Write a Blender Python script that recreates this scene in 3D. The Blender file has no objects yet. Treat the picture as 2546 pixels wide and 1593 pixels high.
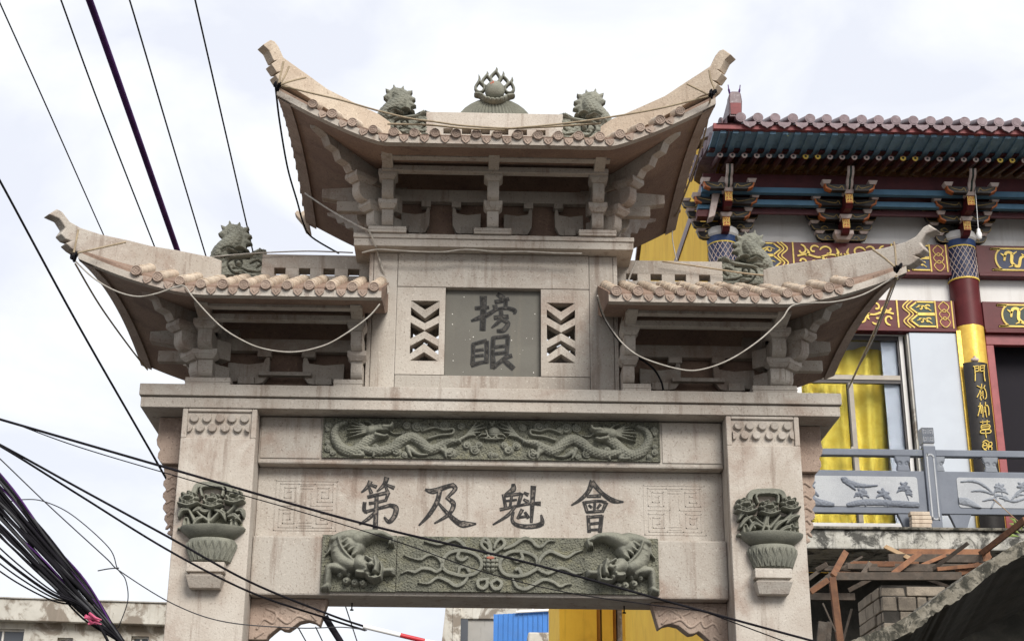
import bpy, bmesh, math, random
import numpy as np
from mathutils import Vector, Matrix

# ------------------------------------------------------------------ camera
SC = bpy.context.scene
COL = SC.collection
PW, PH, PF = 2546.0, 1593.0, 3800.0            # photograph size and focal length in its pixels
PITCH, YAW, ROLL = math.radians(20.9), math.radians(1.7), math.radians(0.3)
CAM = np.array([-0.21, -12.6, 1.6])
_f = np.array([math.sin(YAW) * math.cos(PITCH), math.cos(YAW) * math.cos(PITCH), math.sin(PITCH)])
_r = np.array([math.cos(YAW), -math.sin(YAW), 0.0])
_u = np.cross(_r, _f)
_r, _u = (math.cos(ROLL) * _r + math.sin(ROLL) * _u, -math.sin(ROLL) * _r + math.cos(ROLL) * _u)
cam_data = bpy.data.cameras.new('camera')
cam = bpy.data.objects.new('camera', cam_data)
COL.objects.link(cam)
cam.matrix_world = Matrix(((_r[0], _u[0], -_f[0], CAM[0]), (_r[1], _u[1], -_f[1], CAM[1]),
                           (_r[2], _u[2], -_f[2], CAM[2]), (0, 0, 0, 1)))
cam_data.sensor_width = 36.0
cam_data.lens = 36.0 * PF / PW
cam_data.clip_end = 2000.0
cam_data.clip_start = 0.05
SC.camera = cam

# ------------------------------------------------------------------ light
SUN_EL, SUN_AZ = math.radians(37), math.radians(22)     # azimuth measured from straight behind the camera, to the right
world = bpy.data.worlds.new('World')
SC.world = world
world.use_nodes = True
wn, wl = world.node_tree.nodes, world.node_tree.links
wn.clear()
w_out = wn.new('ShaderNodeOutputWorld')
w_sky = wn.new('ShaderNodeTexSky'); w_sky.sky_type = 'NISHITA'; w_sky.sun_disc = False
w_sky.sun_elevation = SUN_EL
w_sky.sun_rotation = math.pi - SUN_AZ
w_b1 = wn.new('ShaderNodeBackground'); w_b1.inputs[1].default_value = 0.05
wl.new(w_sky.outputs[0], w_b1.inputs[0])
w_tc = wn.new('ShaderNodeTexCoord')
w_map = wn.new('ShaderNodeMapping'); w_map.inputs['Scale'].default_value = (1.0, 1.0, 1.8)
wl.new(w_tc.outputs['Generated'], w_map.inputs[0])
w_noise = wn.new('ShaderNodeTexNoise'); w_noise.inputs['Scale'].default_value = 5.5
w_noise.inputs['Detail'].default_value = 6.0; w_noise.inputs['Roughness'].default_value = 0.52
w_noise.inputs['Distortion'].default_value = 0.4
wl.new(w_map.outputs[0], w_noise.inputs[0])
w_ramp = wn.new('ShaderNodeValToRGB')
w_ramp.color_ramp.elements[0].position = 0.40; w_ramp.color_ramp.elements[0].color = (0.80, 0.825, 0.905, 1)
w_ramp.color_ramp.elements[1].position = 0.60; w_ramp.color_ramp.elements[1].color = (0.965, 0.98, 1.0, 1)
wl.new(w_noise.outputs[0], w_ramp.inputs[0])
w_b2 = wn.new('ShaderNodeBackground'); w_b2.inputs[1].default_value = 0.387
wl.new(w_ramp.outputs[0], w_b2.inputs[0])
w_mix = wn.new('ShaderNodeMixShader'); w_mix.inputs[0].default_value = 0.93
wl.new(w_b1.outputs[0], w_mix.inputs[1]); wl.new(w_b2.outputs[0], w_mix.inputs[2])
wl.new(w_mix.outputs[0], w_out.inputs[0])

sun_data = bpy.data.lights.new('sun', 'SUN')
sun_data.energy = 1.5
sun_data.angle = math.radians(28)
sun_data.color = (1.0, 0.96, 0.9)
sun = bpy.data.objects.new('sun', sun_data)
COL.objects.link(sun)
_sd = Vector((math.sin(SUN_AZ) * math.cos(SUN_EL), -math.cos(SUN_AZ) * math.cos(SUN_EL), math.sin(SUN_EL)))
sun.rotation_euler = _sd.to_track_quat('Z', 'Y').to_euler()
sun.location = (6, -20, 30)

SC.view_settings.view_transform = 'Standard'
SC.view_settings.look = 'None'
SC.view_settings.gamma = 1.0
SC.view_settings.use_curve_mapping = False
SC.view_settings.exposure = 1.55
SC.render.engine = 'CYCLES'
SC.cycles.max_bounces = 6
SC.cycles.diffuse_bounces = 4
SC.cycles.use_denoising = True

# ------------------------------------------------------------------ measuring
def ray(px, py):
    return _f * PF + _r * (px - PW / 2) - _u * (py - PH / 2)

def at(px, py, Y):
    """point of the place that the photograph shows at a pixel, on the vertical plane y = Y"""
    d = ray(px, py); t = (Y - CAM[1]) / d[1]
    return CAM + t * d

def zoomed(ox, oy, s):
    """measurements taken in an enlarged view of the photograph"""
    return lambda x, y: (ox + x / s, oy + y / s)

def xz(pts, Y, zm=None):
    out = []
    for x, y in pts:
        if zm: x, y = zm(x, y)
        p = at(x, y, Y); out.append((p[0], p[2]))
    return out

def on_plan(pts, P0, P1, zm=None):
    """(distance along the plan line P0-P1, height) of pixels on that vertical plane"""
    P0 = np.array(P0); P1 = np.array(P1); d = P1 - P0; L = np.linalg.norm(d); d = d / L
    n = np.array([-d[1], d[0]]); out = []
    for x, y in pts:
        if zm: x, y = zm(x, y)
        r = ray(x, y); t = ((P0 - CAM[:2]) @ n) / (r[:2] @ n); p = CAM + t * r
        out.append((float((p[:2] - P0) @ d), float(p[2])))
    return out

RNG = random.Random(11)

# ------------------------------------------------------------------ mesh building
class MB:
    def __init__(self):
        self.v = []; self.f = []
    def add(self, vs, fs):
        o = len(self.v); self.v += [tuple(p) for p in vs]; self.f += [tuple(i + o for i in f) for f in fs]
        return self
    def box(self, x0, x1, y0, y1, z0, z1):
        return self.add([(x0, y0, z0), (x1, y0, z0), (x1, y1, z0), (x0, y1, z0), (x0, y0, z1), (x1, y0, z1), (x1, y1, z1), (x0, y1, z1)],
                        [(0, 3, 2, 1), (4, 5, 6, 7), (0, 1, 5, 4), (1, 2, 6, 5), (2, 3, 7, 6), (3, 0, 4, 7)])
    def frustum(self, b, t, z0, z1):
        (x0, x1, y0, y1), (X0, X1, Y0, Y1) = b, t
        return self.add([(x0, y0, z0), (x1, y0, z0), (x1, y1, z0), (x0, y1, z0), (X0, Y0, z1), (X1, Y0, z1), (X1, Y1, z1), (X0, Y1, z1)],
                        [(0, 3, 2, 1), (4, 5, 6, 7), (0, 1, 5, 4), (1, 2, 6, 5), (2, 3, 7, 6), (3, 0, 4, 7)])
    def prism(self, poly, c0, c1, fn=None):
        """poly in (a, b), extruded along c; fn(a, b, c) -> xyz (default a=x, b=z, c=y)"""
        fn = fn or (lambda a, b, c: (a, c, b)); n = len(poly)
        vs = [fn(a, b, c0) for a, b in poly] + [fn(a, b, c1) for a, b in poly]
        fs = [tuple(range(n)), tuple(range(2 * n - 1, n - 1, -1))]
        for i in range(n):
            j = (i + 1) % n; fs.append((i, i + n, j + n, j))
        return self.add(vs, fs)
    def tube(self, pts, rad, n=8, cap=True):
        pts = [Vector(p) for p in pts]; m = len(pts)
        if not hasattr(rad, '__len__'): rad = [rad] * m
        rings = []; up = None
        for i, p in enumerate(pts):
            t = (pts[min(i + 1, m - 1)] - pts[max(i - 1, 0)]).normalized()
            if up is None:
                up = Vector((0, 0, 1)) if abs(t.z) < 0.9 else Vector((1, 0, 0))
            a = (up - t * up.dot(t)).normalized(); up = a; b = t.cross(a)
            rings.append([p + (a * math.cos(2 * math.pi * k / n) + b * math.sin(2 * math.pi * k / n)) * rad[i] for k in range(n)])
        vs = [q for r in rings for q in r]; fs = []
        for i in range(m - 1):
            for k in range(n):
                l = (k + 1) % n; fs.append((i * n + k, i * n + l, (i + 1) * n + l, (i + 1) * n + k))
        if cap:
            fs.append(tuple(range(n - 1, -1, -1))); fs.append(tuple((m - 1) * n + k for k in range(n)))
        return self.add(vs, fs)
    def lathe(self, prof, cx, cy, n=24, a0=0.0, a1=2 * math.pi, sy=1.0):
        full = abs(a1 - a0 - 2 * math.pi) < 1e-6; m = n if full else n + 1; vs = []; fs = []
        for r, z in prof:
            for k in range(m):
                a = a0 + (a1 - a0) * k / n; vs.append((cx + r * math.cos(a), cy + sy * r * math.sin(a), z))
        for i in range(len(prof) - 1):
            for k in range(n):
                l = (k + 1) % m; fs.append((i * m + k, i * m + l, (i + 1) * m + l, (i + 1) * m + k))
        fs.append(tuple(range(m - 1, -1, -1))); fs.append(tuple((len(prof) - 1) * m + k for k in range(m)))
        return self.add(vs, fs)
    def sphere(self, c, r, n=16, m=10, s=(1, 1, 1)):
        prof = [(max(1e-4, r * math.sin(math.pi * i / m)), -r * math.cos(math.pi * i / m)) for i in range(m + 1)]
        vs = []; fs = []
        for rr, z in prof:
            for k in range(n):
                a = 2 * math.pi * k / n; vs.append((c[0] + s[0] * rr * math.cos(a), c[1] + s[1] * rr * math.sin(a), c[2] + s[2] * z))
        for i in range(m):
            for k in range(n):
                l = (k + 1) % n; fs.append((i * n + k, i * n + l, (i + 1) * n + l, (i + 1) * n + k))
        fs.append(tuple(range(n - 1, -1, -1))); fs.append(tuple(m * n + k for k in range(n)))
        return self.add(vs, fs)
    def mesh(self, name, mat, smooth=None, bevel=0.0):
        me = bpy.data.meshes.new(name)
        me.from_pydata(self.v, [], self.f)
        bm = bmesh.new(); bm.from_mesh(me)
        bmesh.ops.recalc_face_normals(bm, faces=bm.faces)
        bm.to_mesh(me); bm.free()
        if mat is not None: me.materials.append(mat)
        if smooth is not None:
            me.polygons.foreach_set('use_smooth', [True] * len(me.polygons))
            me.set_sharp_from_angle(angle=math.radians(smooth))
        return me
    def build(self, name, mat, parent=None, smooth=None, bevel=0.0):
        o = attach(bpy.data.objects.new(name, self.mesh(name, mat, smooth)), parent)
        if bevel:
            b = o.modifiers.new('bevel', 'BEVEL'); b.width = bevel; b.segments = 2; b.limit_method = 'ANGLE'; b.angle_limit = math.radians(40)
        return o

WORLD = {}
def attach(o, parent, Mw=None):
    """link an object; Mw is where it stands in the world (identity: its mesh is in world coordinates)"""
    if o.name not in COL.objects: COL.objects.link(o)
    Mw = Mw or Matrix.Identity(4)
    if parent is not None:
        o.parent = parent; o.matrix_parent_inverse = WORLD[parent.name].inverted()
    o.matrix_basis = Mw; WORLD[o.name] = Mw.copy()
    return o

def empty(name, loc=(0, 0, 0), parent=None):
    o = bpy.data.objects.new(name, None); o.empty_display_size = 0.3
    return attach(o, parent, Matrix.Translation(loc))

def tag(o, label=None, cat=None, group=None, kind=None):
    if label: o['label'] = label
    if cat: o['category'] = cat
    if group: o['group'] = group
    if kind: o['kind'] = kind
    return o

def inst(name, me, Mw, parent=None):
    """an object of its own that shares mesh data"""
    return attach(bpy.data.objects.new(name, me), parent, Mw)

T = Matrix.Translation
def RZ(a): return Matrix.Rotation(a, 4, 'Z')
def RX(a): return Matrix.Rotation(a, 4, 'X')
def RY(a): return Matrix.Rotation(a, 4, 'Y')

def spline(pts, vals=None, k=6):
    """Catmull-Rom through points, with values carried along"""
    P = [np.array(p, float) for p in pts]; n = len(P); out = []; ov = []
    V = None if vals is None else ([float(vals)] * n if not hasattr(vals, '__len__') else list(vals))
    for i in range(n - 1):
        p0, p1, p2, p3 = P[max(i - 1, 0)], P[i], P[i + 1], P[min(i + 2, n - 1)]
        for j in range(k):
            t = j / k
            out.append(0.5 * ((2 * p1) + (p2 - p0) * t + (2 * p0 - 5 * p1 + 4 * p2 - p3) * t * t + (3 * p1 - p0 - 3 * p2 + p3) * t ** 3))
            if V: ov.append(V[i] + (V[i + 1] - V[i]) * t)
    out.append(P[-1])
    if V: ov.append(V[-1])
    return (out, ov) if V else out

def ribbon(mb, pts, wid, y0, y1, grow=0.0, k=6, ext=0.0):
    """a brush stroke in the xz plane with a varying width, standing from y1 out to y0"""
    P, Wd = spline(pts, wid, k); P = [p[:2] for p in P]; n = len(P); L = []; R = []
    for i in range(n):
        t = P[min(i + 1, n - 1)] - P[max(i - 1, 0)]; t = t / (np.linalg.norm(t) + 1e-9); q = np.array([-t[1], t[0]])
        w = max(0.0008, Wd[i] / 2 + grow)
        e = P[i]
        if i == 0: e = e - t * (max(0.0, Wd[i] / 2 + grow) * 0.45 + ext)
        if i == n - 1: e = e + t * (max(0.0, Wd[i] / 2 + grow) * 0.45 + ext)
        L.append(e + q * w); R.append(e - q * w)
    vs = []
    for i in range(n):
        vs += [(L[i][0], y0, L[i][1]), (R[i][0], y0, R[i][1]), (R[i][0], y1, R[i][1]), (L[i][0], y1, L[i][1])]
    fs = [(0, 1, 2, 3), (4 * n - 4, 4 * n - 1, 4 * n - 2, 4 * n - 3)]
    for i in range(n - 1):
        a, b = 4 * i, 4 * i + 4
        for j in range(4):
            l = (j + 1) % 4; fs.append((a + j, b + j, b + l, a + l))
    mb.add(vs, fs)

# ------------------------------------------------------------------ carved relief as a height field
class Relief:
    def __init__(s, x0, x1, z0, z1, res):
        s.res = res; s.nx = int(math.ceil((x1 - x0) / res)) + 1; s.nz = int(math.ceil((z1 - z0) / res)) + 1
        s.xs = np.linspace(x0, x1, s.nx); s.zs = np.linspace(z0, z1, s.nz)
        s.X, s.Z = np.meshgrid(s.xs, s.zs); s.H = np.zeros_like(s.X)
    def _win(s, xa, xb, za, zb):
        i0 = max(0, np.searchsorted(s.xs, xa) - 1); i1 = min(s.nx, np.searchsorted(s.xs, xb) + 1)
        j0 = max(0, np.searchsorted(s.zs, za) - 1); j1 = min(s.nz, np.searchsorted(s.zs, zb) + 1)
        return slice(j0, max(j0, j1)), slice(i0, max(i0, i1))
    def cap(s, pts, rad, h, prof='round', base=0.0, k=5, add=False):
        P, R = spline(pts, rad, k) if len(pts) > 1 else (pts, [rad])
        hs = h if hasattr(h, '__len__') else None
        if hs: _, hs = spline(pts, hs, k)
        D = {}
        for i in range(max(1, len(P) - 1)):
            a = P[i]; b = P[min(i + 1, len(P) - 1)]; ra, rb = R[i], R[min(i + 1, len(P) - 1)]
            rm = max(ra, rb)
            w = s._win(min(a[0], b[0]) - rm, max(a[0], b[0]) + rm, min(a[1], b[1]) - rm, max(a[1], b[1]) + rm)
            X = s.X[w]; Z = s.Z[w]
            if X.size == 0: continue
            dx, dz = b[0] - a[0], b[1] - a[1]; L2 = dx * dx + dz * dz + 1e-12
            t = np.clip(((X - a[0]) * dx + (Z - a[1]) * dz) / L2, 0, 1)
            d = np.hypot(X - a[0] - t * dx, Z - a[1] - t * dz); r = ra + (rb - ra) * t
            q = np.clip(1 - (d / np.maximum(r, 1e-5)) ** 2, 0, None)
            hh = h if hs is None else hs[i] + (hs[min(i + 1, len(P) - 1)] - hs[i]) * t
            if prof == 'round': val = hh * np.sqrt(q)
            elif prof == 'flat': val = hh * np.clip(q * 3.2, 0, 1) ** 0.5
            else: val = hh * q
            val = np.where(q > 0, val + base, 0)
            s.H[w] = np.maximum(s.H[w], val)
        return s
    def blob(s, x, z, rx, rz, h, rot=0.0, base=0.0):
        m = max(rx, rz); w = s._win(x - m, x + m, z - m, z + m); X = s.X[w] - x; Z = s.Z[w] - z
        c, sn = math.cos(rot), math.sin(rot); u = (X * c + Z * sn) / rx; v = (-X * sn + Z * c) / rz
        q = np.clip(1 - u * u - v * v, 0, None)
        s.H[w] = np.maximum(s.H[w], np.where(q > 0, base + h * np.sqrt(q), 0)); return s
    def groove(s, pts, w, depth, k=5):
        P = spline(pts, k=k)
        acc = np.zeros_like(s.H)
        for i in range(len(P) - 1):
            a, b = P[i], P[i + 1]; m = 2.5 * w
            win = s._win(min(a[0], b[0]) - m, max(a[0], b[0]) + m, min(a[1], b[1]) - m, max(a[1], b[1]) + m)
            X = s.X[win]; Z = s.Z[win]
            if X.size == 0: continue
            dx, dz = b[0] - a[0], b[1] - a[1]; L2 = dx * dx + dz * dz + 1e-12
            t = np.clip(((X - a[0]) * dx + (Z - a[1]) * dz) / L2, 0, 1)
            d = np.hypot(X - a[0] - t * dx, Z - a[1] - t * dz)
            acc[win] = np.maximum(acc[win], np.exp(-(d / w) ** 2))
        s.H = np.where(s.H > 0, np.maximum(s.H - depth * acc, 0.002), s.H); return s
    def spiral(s, x, z, r, w, depth, turns=1.6, hand=1, a0=0.0):
        pts = []
        n = int(14 * turns)
        for i in range(n + 1):
            t = i / n; a = a0 + hand * 2 * math.pi * turns * t; q = r * (1 - 0.82 * t)
            pts.append((x + q * math.cos(a), z + q * math.sin(a)))
        return s.groove(pts, w, depth, k=2)
    def cloud(s, x, z, r, h, hand=1):
        s.blob(x, z, r, r * 0.95, h * 0.9)
        s.spiral(x, z, r * 0.8, max(r * 0.12, s.res), h * 0.45, 1.5, hand, -1.2 * hand)
        return s
    def scales(s, mask, size, depth, ang=0.0):
        c, sn = math.cos(ang), math.sin(ang); U = (s.X * c + s.Z * sn) / size; V = (-s.X * sn + s.Z * c) / (size * 0.62)
        row = np.floor(V); u = U + 0.5 * (row % 2); fu = u - np.floor(u) - 0.5; fv = V - row
        d = np.hypot(fu * 1.0, (fv - 1.0) * 0.62)
        e = np.exp(-((d - 0.5) / 0.11) ** 2)
        s.H = np.where(mask & (s.H > 0), np.maximum(s.H - depth * e, 0.002), s.H); return s
    def rough(s, amp, seed=1, only=True):
        rng = np.random.default_rng(seed); n = rng.normal(0, 1, s.H.shape)
        n = (n + np.roll(n, 1, 0) + np.roll(n, 1, 1) + np.roll(n, -1, 0) + np.roll(n, -1, 1)) / 2.2
        s.H = np.where(s.H > 0, np.maximum(s.H + amp * n, 0.002), s.H); return s
    def build(s, name, mat, parent, y, sink=0.012, both=False, smooth=True, thresh=0.0):
        m = s.H > thresh; cell = m[:-1, :-1] | m[1:, :-1] | m[:-1, 1:] | m[1:, 1:]
        if both: cell = (m[:-1, :-1].astype(int) + m[1:, :-1] + m[:-1, 1:] + m[1:, 1:]) >= 3
        use = np.zeros_like(m); use[:-1, :-1] |= cell; use[1:, :-1] |= cell; use[:-1, 1:] |= cell; use[1:, 1:] |= cell
        idx = -np.ones(m.shape, int); idx[use] = np.arange(use.sum()); j, i = np.nonzero(cell)
        H = np.where(m, s.H, 0.0)
        def layer(sign):
            Y = y - sign * np.where(H > 0, H, -sink if not both else 0.0)
            return np.stack([s.X[use], Y[use], s.Z[use]], 1)
        V = layer(1); F = np.stack([idx[j, i], idx[j, i + 1], idx[j + 1, i + 1], idx[j + 1, i]], 1)
        if both:
            n0 = len(V)
            # the outermost ring is shared so the carving closes
            V2 = layer(-1); F2 = F[:, ::-1] + n0; V = np.concatenate([V, V2]); F = np.concatenate([F, F2])
            cnt = {}
            for q in F[:len(j)]:
                for a, b in ((0, 1), (1, 2), (2, 3), (3, 0)):
                    e = (q[a], q[b]); cnt[e] = 1
            rim = [(b, a, a + n0, b + n0) for (a, b) in cnt if (b, a) not in cnt]
            if rim: F = np.concatenate([F, np.array(rim)])
        me = bpy.data.meshes.new(name)
        me.vertices.add(len(V)); me.vertices.foreach_set('co', V.astype(np.float32).ravel())
        me.loops.add(F.size); me.loops.foreach_set('vertex_index', F.astype(np.int32).ravel())
        me.polygons.add(len(F)); me.polygons.foreach_set('loop_start', np.arange(0, F.size, 4, dtype=np.int32))
        me.polygons.foreach_set('loop_total', np.full(len(F), 4, np.int32))
        me.update(calc_edges=True); me.validate()
        if smooth:
            me.polygons.foreach_set('use_smooth', [True] * len(me.polygons))
        me.materials.append(mat)
        return attach(bpy.data.objects.new(name, me), parent)

# ------------------------------------------------------------------ materials
def material(name, base, second=None, stain=None, stain_amt=0.5, scale=2.0, speck=None, speck_amt=0.35, rough=0.85,
             bump=0.2, bump_scale=60.0, streak=None, streak_amt=0.0, metallic=0.0, spec=0.35, fine=90.0, pit=0.0, contrast=0.12, stain_lo=0.5, stain_hi=0.72):
    m = bpy.data.materials.new(name); m.use_nodes = True; nt = m.node_tree; N = nt.nodes; L = nt.links; N.clear()
    out = N.new('ShaderNodeOutputMaterial'); b = N.new('ShaderNodeBsdfPrincipled'); L.new(b.outputs[0], out.inputs[0])
    b.inputs['Roughness'].default_value = rough; b.inputs['Metallic'].default_value = metallic
    b.inputs['Specular IOR Level'].default_value = spec
    tc = N.new('ShaderNodeTexCoord'); geo = N.new('ShaderNodeNewGeometry'); inf = N.new('ShaderNodeObjectInfo')
    P = geo.outputs['Position']
    def noise(sc, det=4.0, ro=0.55, vec=None, dist=0.0):
        n = N.new('ShaderNodeTexNoise'); n.inputs['Scale'].default_value = sc; n.inputs['Detail'].default_value = det
        n.inputs['Roughness'].default_value = ro; n.inputs['Distortion'].default_value = dist
        L.new(vec if vec is not None else P, n.inputs['Vector']); return n.outputs[0]
    def ramp(v, a, c):
        r = N.new('ShaderNodeMapRange'); r.inputs[1].default_value = a; r.inputs[2].default_value = c
        r.interpolation_type = 'SMOOTHSTEP'; L.new(v, r.inputs[0]); return r.outputs[0]
    def mix(f, a, c, blend='MIX', amt=None):
        x = N.new('ShaderNodeMix'); x.data_type = 'RGBA'; x.blend_type = blend
        if amt is not None:
            mu = N.new('ShaderNodeMath'); mu.operation = 'MULTIPLY'; mu.inputs[1].default_value = amt; L.new(f, mu.inputs[0]); f = mu.outputs[0]
        if isinstance(f, float): x.inputs[0].default_value = f
        else: L.new(f, x.inputs[0])
        for i, s in ((6, a), (7, c)):
            if isinstance(s, tuple): x.inputs[i].default_value = (*s, 1)
            else: L.new(s, x.inputs[i])
        return x.outputs[2]
    col = base
    if second: col = mix(ramp(noise(scale, 5, 0.6, dist=0.3), 0.35, 0.66), base, second)
    # every block is a slightly different piece of stone, paint or wood
    hv = N.new('ShaderNodeHueSaturation')
    if isinstance(col, tuple): hv.inputs['Color'].default_value = (*col, 1)
    else: L.new(col, hv.inputs['Color'])
    mr = N.new('ShaderNodeMapRange'); mr.inputs[3].default_value = 1 - contrast; mr.inputs[4].default_value = 1 + contrast
    L.new(inf.outputs['Random'], mr.inputs[0]); L.new(mr.outputs[0], hv.inputs['Value'])
    col = hv.outputs[0]
    if stain: col = mix(ramp(noise(scale * 0.9, 7, 0.68, dist=0.6), stain_lo, stain_hi), col, stain, amt=stain_amt)
    if streak:
        mp = N.new('ShaderNodeMapping'); mp.inputs['Scale'].default_value = (7.0, 7.0, 0.55); L.new(P, mp.inputs[0])
        col = mix(ramp(noise(1.3, 6, 0.65, vec=mp.outputs[0]), 0.52, 0.7), col, streak, amt=streak_amt)
    if speck:
        col = mix(ramp(noise(fine, 2, 0.6), 0.58, 0.70), col, speck, amt=speck_amt)
        lite = tuple(min(1.0, c * 1.5) for c in base)
        col = mix(ramp(noise(fine * 0.72, 2, 0.6), 0.60, 0.74), col, lite, amt=speck_amt * 0.7)
    L.new(col, b.inputs['Base Color'])
    if bump:
        bp = N.new('ShaderNodeBump'); bp.inputs['Strength'].default_value = bump; bp.inputs['Distance'].default_value = 0.012
        h = noise(bump_scale, 5, 0.6)
        if pit:
            vo = N.new('ShaderNodeTexVoronoi'); vo.inputs['Scale'].default_value = pit; L.new(P, vo.inputs['Vector'])
            ad = N.new('ShaderNodeMath'); ad.operation = 'ADD'; L.new(h, ad.inputs[0]); L.new(vo.outputs[0], ad.inputs[1]); h = ad.outputs[0]
        L.new(h, bp.inputs['Height']); L.new(bp.outputs[0], b.inputs['Normal'])
    return m

M = {}
M['stone'] = material('pink_granite', (0.425, 0.388, 0.34), (0.36, 0.318, 0.272), stain=(0.25, 0.175, 0.135), stain_amt=0.8, scale=1.5,
                      speck=(0.13, 0.092, 0.07), speck_amt=0.5, bump=0.4, bump_scale=55, streak=(0.17, 0.12, 0.09), streak_amt=0.6, contrast=0.14, fine=60, stain_lo=0.46, stain_hi=0.72)
M['stone_warm'] = material('brown_granite', (0.335, 0.26, 0.21), (0.275, 0.205, 0.162), stain=(0.165, 0.105, 0.08), stain_amt=0.6, scale=2.2,
                      speck=(0.12, 0.08, 0.06), speck_amt=0.65, bump=0.4, bump_scale=55, streak=(0.14, 0.095, 0.075), streak_amt=0.5, contrast=0.1, fine=60)
M['stone_cream'] = material('cream_granite', (0.52, 0.435, 0.34), (0.45, 0.36, 0.275), stain=(0.27, 0.19, 0.13), stain_amt=0.65, scale=2.6,
                      speck=(0.21, 0.155, 0.115), speck_amt=0.6, bump=0.4, bump_scale=60, streak=(0.25, 0.18, 0.13), streak_amt=0.4, contrast=0.13, fine=60)
M['stone_roof'] = material('shade_brown_granite', (0.255, 0.175, 0.13), (0.20, 0.132, 0.10), stain=(0.105, 0.068, 0.052), stain_amt=0.65, scale=2.4,
                      speck=(0.085, 0.055, 0.042), speck_amt=0.65, bump=0.5, bump_scale=45, contrast=0.05, fine=50)  # brown stone darkened further to carry the shade under the roofs
M['stone_green'] = material('green_grey_stone', (0.215, 0.213, 0.172), (0.165, 0.165, 0.135), stain=(0.085, 0.087, 0.068), stain_amt=0.6, scale=6.0,
                      speck=(0.08, 0.083, 0.068), speck_amt=0.5, bump=0.4, bump_scale=90, contrast=0.08, fine=80)
M['stone_green_pit'] = material('green_stippled_stone', (0.165, 0.162, 0.122), (0.12, 0.12, 0.094), stain=(0.21, 0.195, 0.115), stain_amt=0.6, scale=8.0,
                      speck=(0.018, 0.018, 0.015), speck_amt=0.95, bump=1.0, bump_scale=70, pit=55, fine=62, contrast=0.05)
M['slate'] = material('dark_slate_plaque', (0.135, 0.128, 0.108), (0.12, 0.112, 0.095), scale=3, speck=(0.10, 0.095, 0.08), speck_amt=0.3,
                      streak=(0.155, 0.14, 0.11), streak_amt=0.5, bump=0.08, rough=0.7)
M['ink'] = material('worn_black_paint', (0.012, 0.012, 0.013), (0.02, 0.018, 0.016), scale=20, bump=0.1, rough=0.6)
M['ink_worn'] = material('stone_with_worn_paint', (0.24, 0.205, 0.175), (0.09, 0.08, 0.07), stain=(0.014, 0.013, 0.013), stain_amt=0.95, scale=22,
                         speck=(0.03, 0.03, 0.03), speck_amt=0.6, bump=0.25, stain_lo=0.42, stain_hi=0.56)
M['slate_worn'] = material('slate_with_worn_paint', (0.065, 0.06, 0.052), (0.035, 0.032, 0.03), stain=(0.012, 0.011, 0.010), stain_amt=0.95, scale=22,
                         speck=(0.02, 0.02, 0.02), speck_amt=0.6, bump=0.25, stain_lo=0.42, stain_hi=0.58)
M['white_fleck'] = material('white_fleck', (0.7, 0.68, 0.62), bump=0)
M['rope'] = material('weathered_rope', (0.36, 0.285, 0.19), (0.27, 0.21, 0.14), scale=20, bump=0.3, bump_scale=200)
M['rope_white'] = material('white_plastic_cord', (0.40, 0.37, 0.325), (0.30, 0.27, 0.23), scale=14, stain=(0.2, 0.17, 0.14), stain_amt=0.5, bump=0.3, bump_scale=200, rough=0.7)
M['cable'] = material('black_cable_sheath', (0.007, 0.0065, 0.008), (0.011, 0.010, 0.013), scale=6, bump=0.05, rough=0.85, spec=0.12)
M['cable_purple'] = material('purple_fringe_cable_sheath', (0.085, 0.030, 0.135), (0.05, 0.018, 0.085), scale=5, bump=0.05, rough=0.85, spec=0.12)  # purple lens fringe against the bright sky put into the sheath colour
M['cable_grey'] = material('grey_cable_sheath', (0.055, 0.055, 0.058), (0.04, 0.04, 0.043), scale=5, bump=0.05, rough=0.85, spec=0.12)
M['plastic_white'] = material('white_plastic', (0.75, 0.74, 0.72), bump=0.02, rough=0.4)
M['plastic_red'] = material('red_plastic', (0.42, 0.02, 0.03), bump=0.02, rough=0.45)
M['plastic_pink'] = material('pink_tape', (0.42, 0.07, 0.14), bump=0.02, rough=0.45)
M['dark_red'] = material('maroon_lacquer', (0.105, 0.018, 0.020), (0.085, 0.014, 0.016), scale=4, streak=(0.06, 0.012, 0.013), streak_amt=0.4, rough=0.45, bump=0.05, spec=0.22)
M['maroon'] = material('dull_maroon_paint', (0.075, 0.017, 0.02), (0.055, 0.013, 0.016), scale=5, rough=0.6, bump=0.08)
M['door_red'] = material('faded_red_frame', (0.26, 0.065, 0.07), (0.21, 0.05, 0.055), scale=7, rough=0.5, bump=0.08)
M['teal'] = material('teal_painted_timber', (0.16, 0.27, 0.365), (0.12, 0.215, 0.30), stain=(0.05, 0.10, 0.13), stain_amt=0.6, scale=6, rough=0.6, bump=0.2, bump_scale=40, contrast=0.2)
M['blue_paint'] = material('blue_painted_timber', (0.085, 0.185, 0.275), (0.065, 0.15, 0.23), scale=4, stain=(0.05, 0.10, 0.15), stain_amt=0.4, rough=0.6, bump=0.06)
M['tile_mauve'] = material('mauve_glazed_tile', (0.11, 0.055, 0.062), (0.085, 0.042, 0.048), stain=(0.34, 0.29, 0.31), stain_amt=0.6, scale=9, rough=0.45, bump=0.15, spec=0.5)
M['tile_face'] = material('weathered_tile_face', (0.155, 0.10, 0.112), (0.11, 0.068, 0.077), stain=(0.30, 0.25, 0.265), stain_amt=0.5, scale=12, rough=0.5, bump=0.2)
M['red_soffit'] = material('red_painted_board', (0.20, 0.045, 0.045), (0.15, 0.032, 0.033), stain=(0.09, 0.02, 0.02), stain_amt=0.5, scale=5, rough=0.6, bump=0.1)
M['gold'] = material('gold_paint', (0.78, 0.57, 0.10), (0.62, 0.42, 0.07), stain=(0.30, 0.19, 0.04), stain_amt=0.5, scale=12, rough=0.45, bump=0.15)
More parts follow.
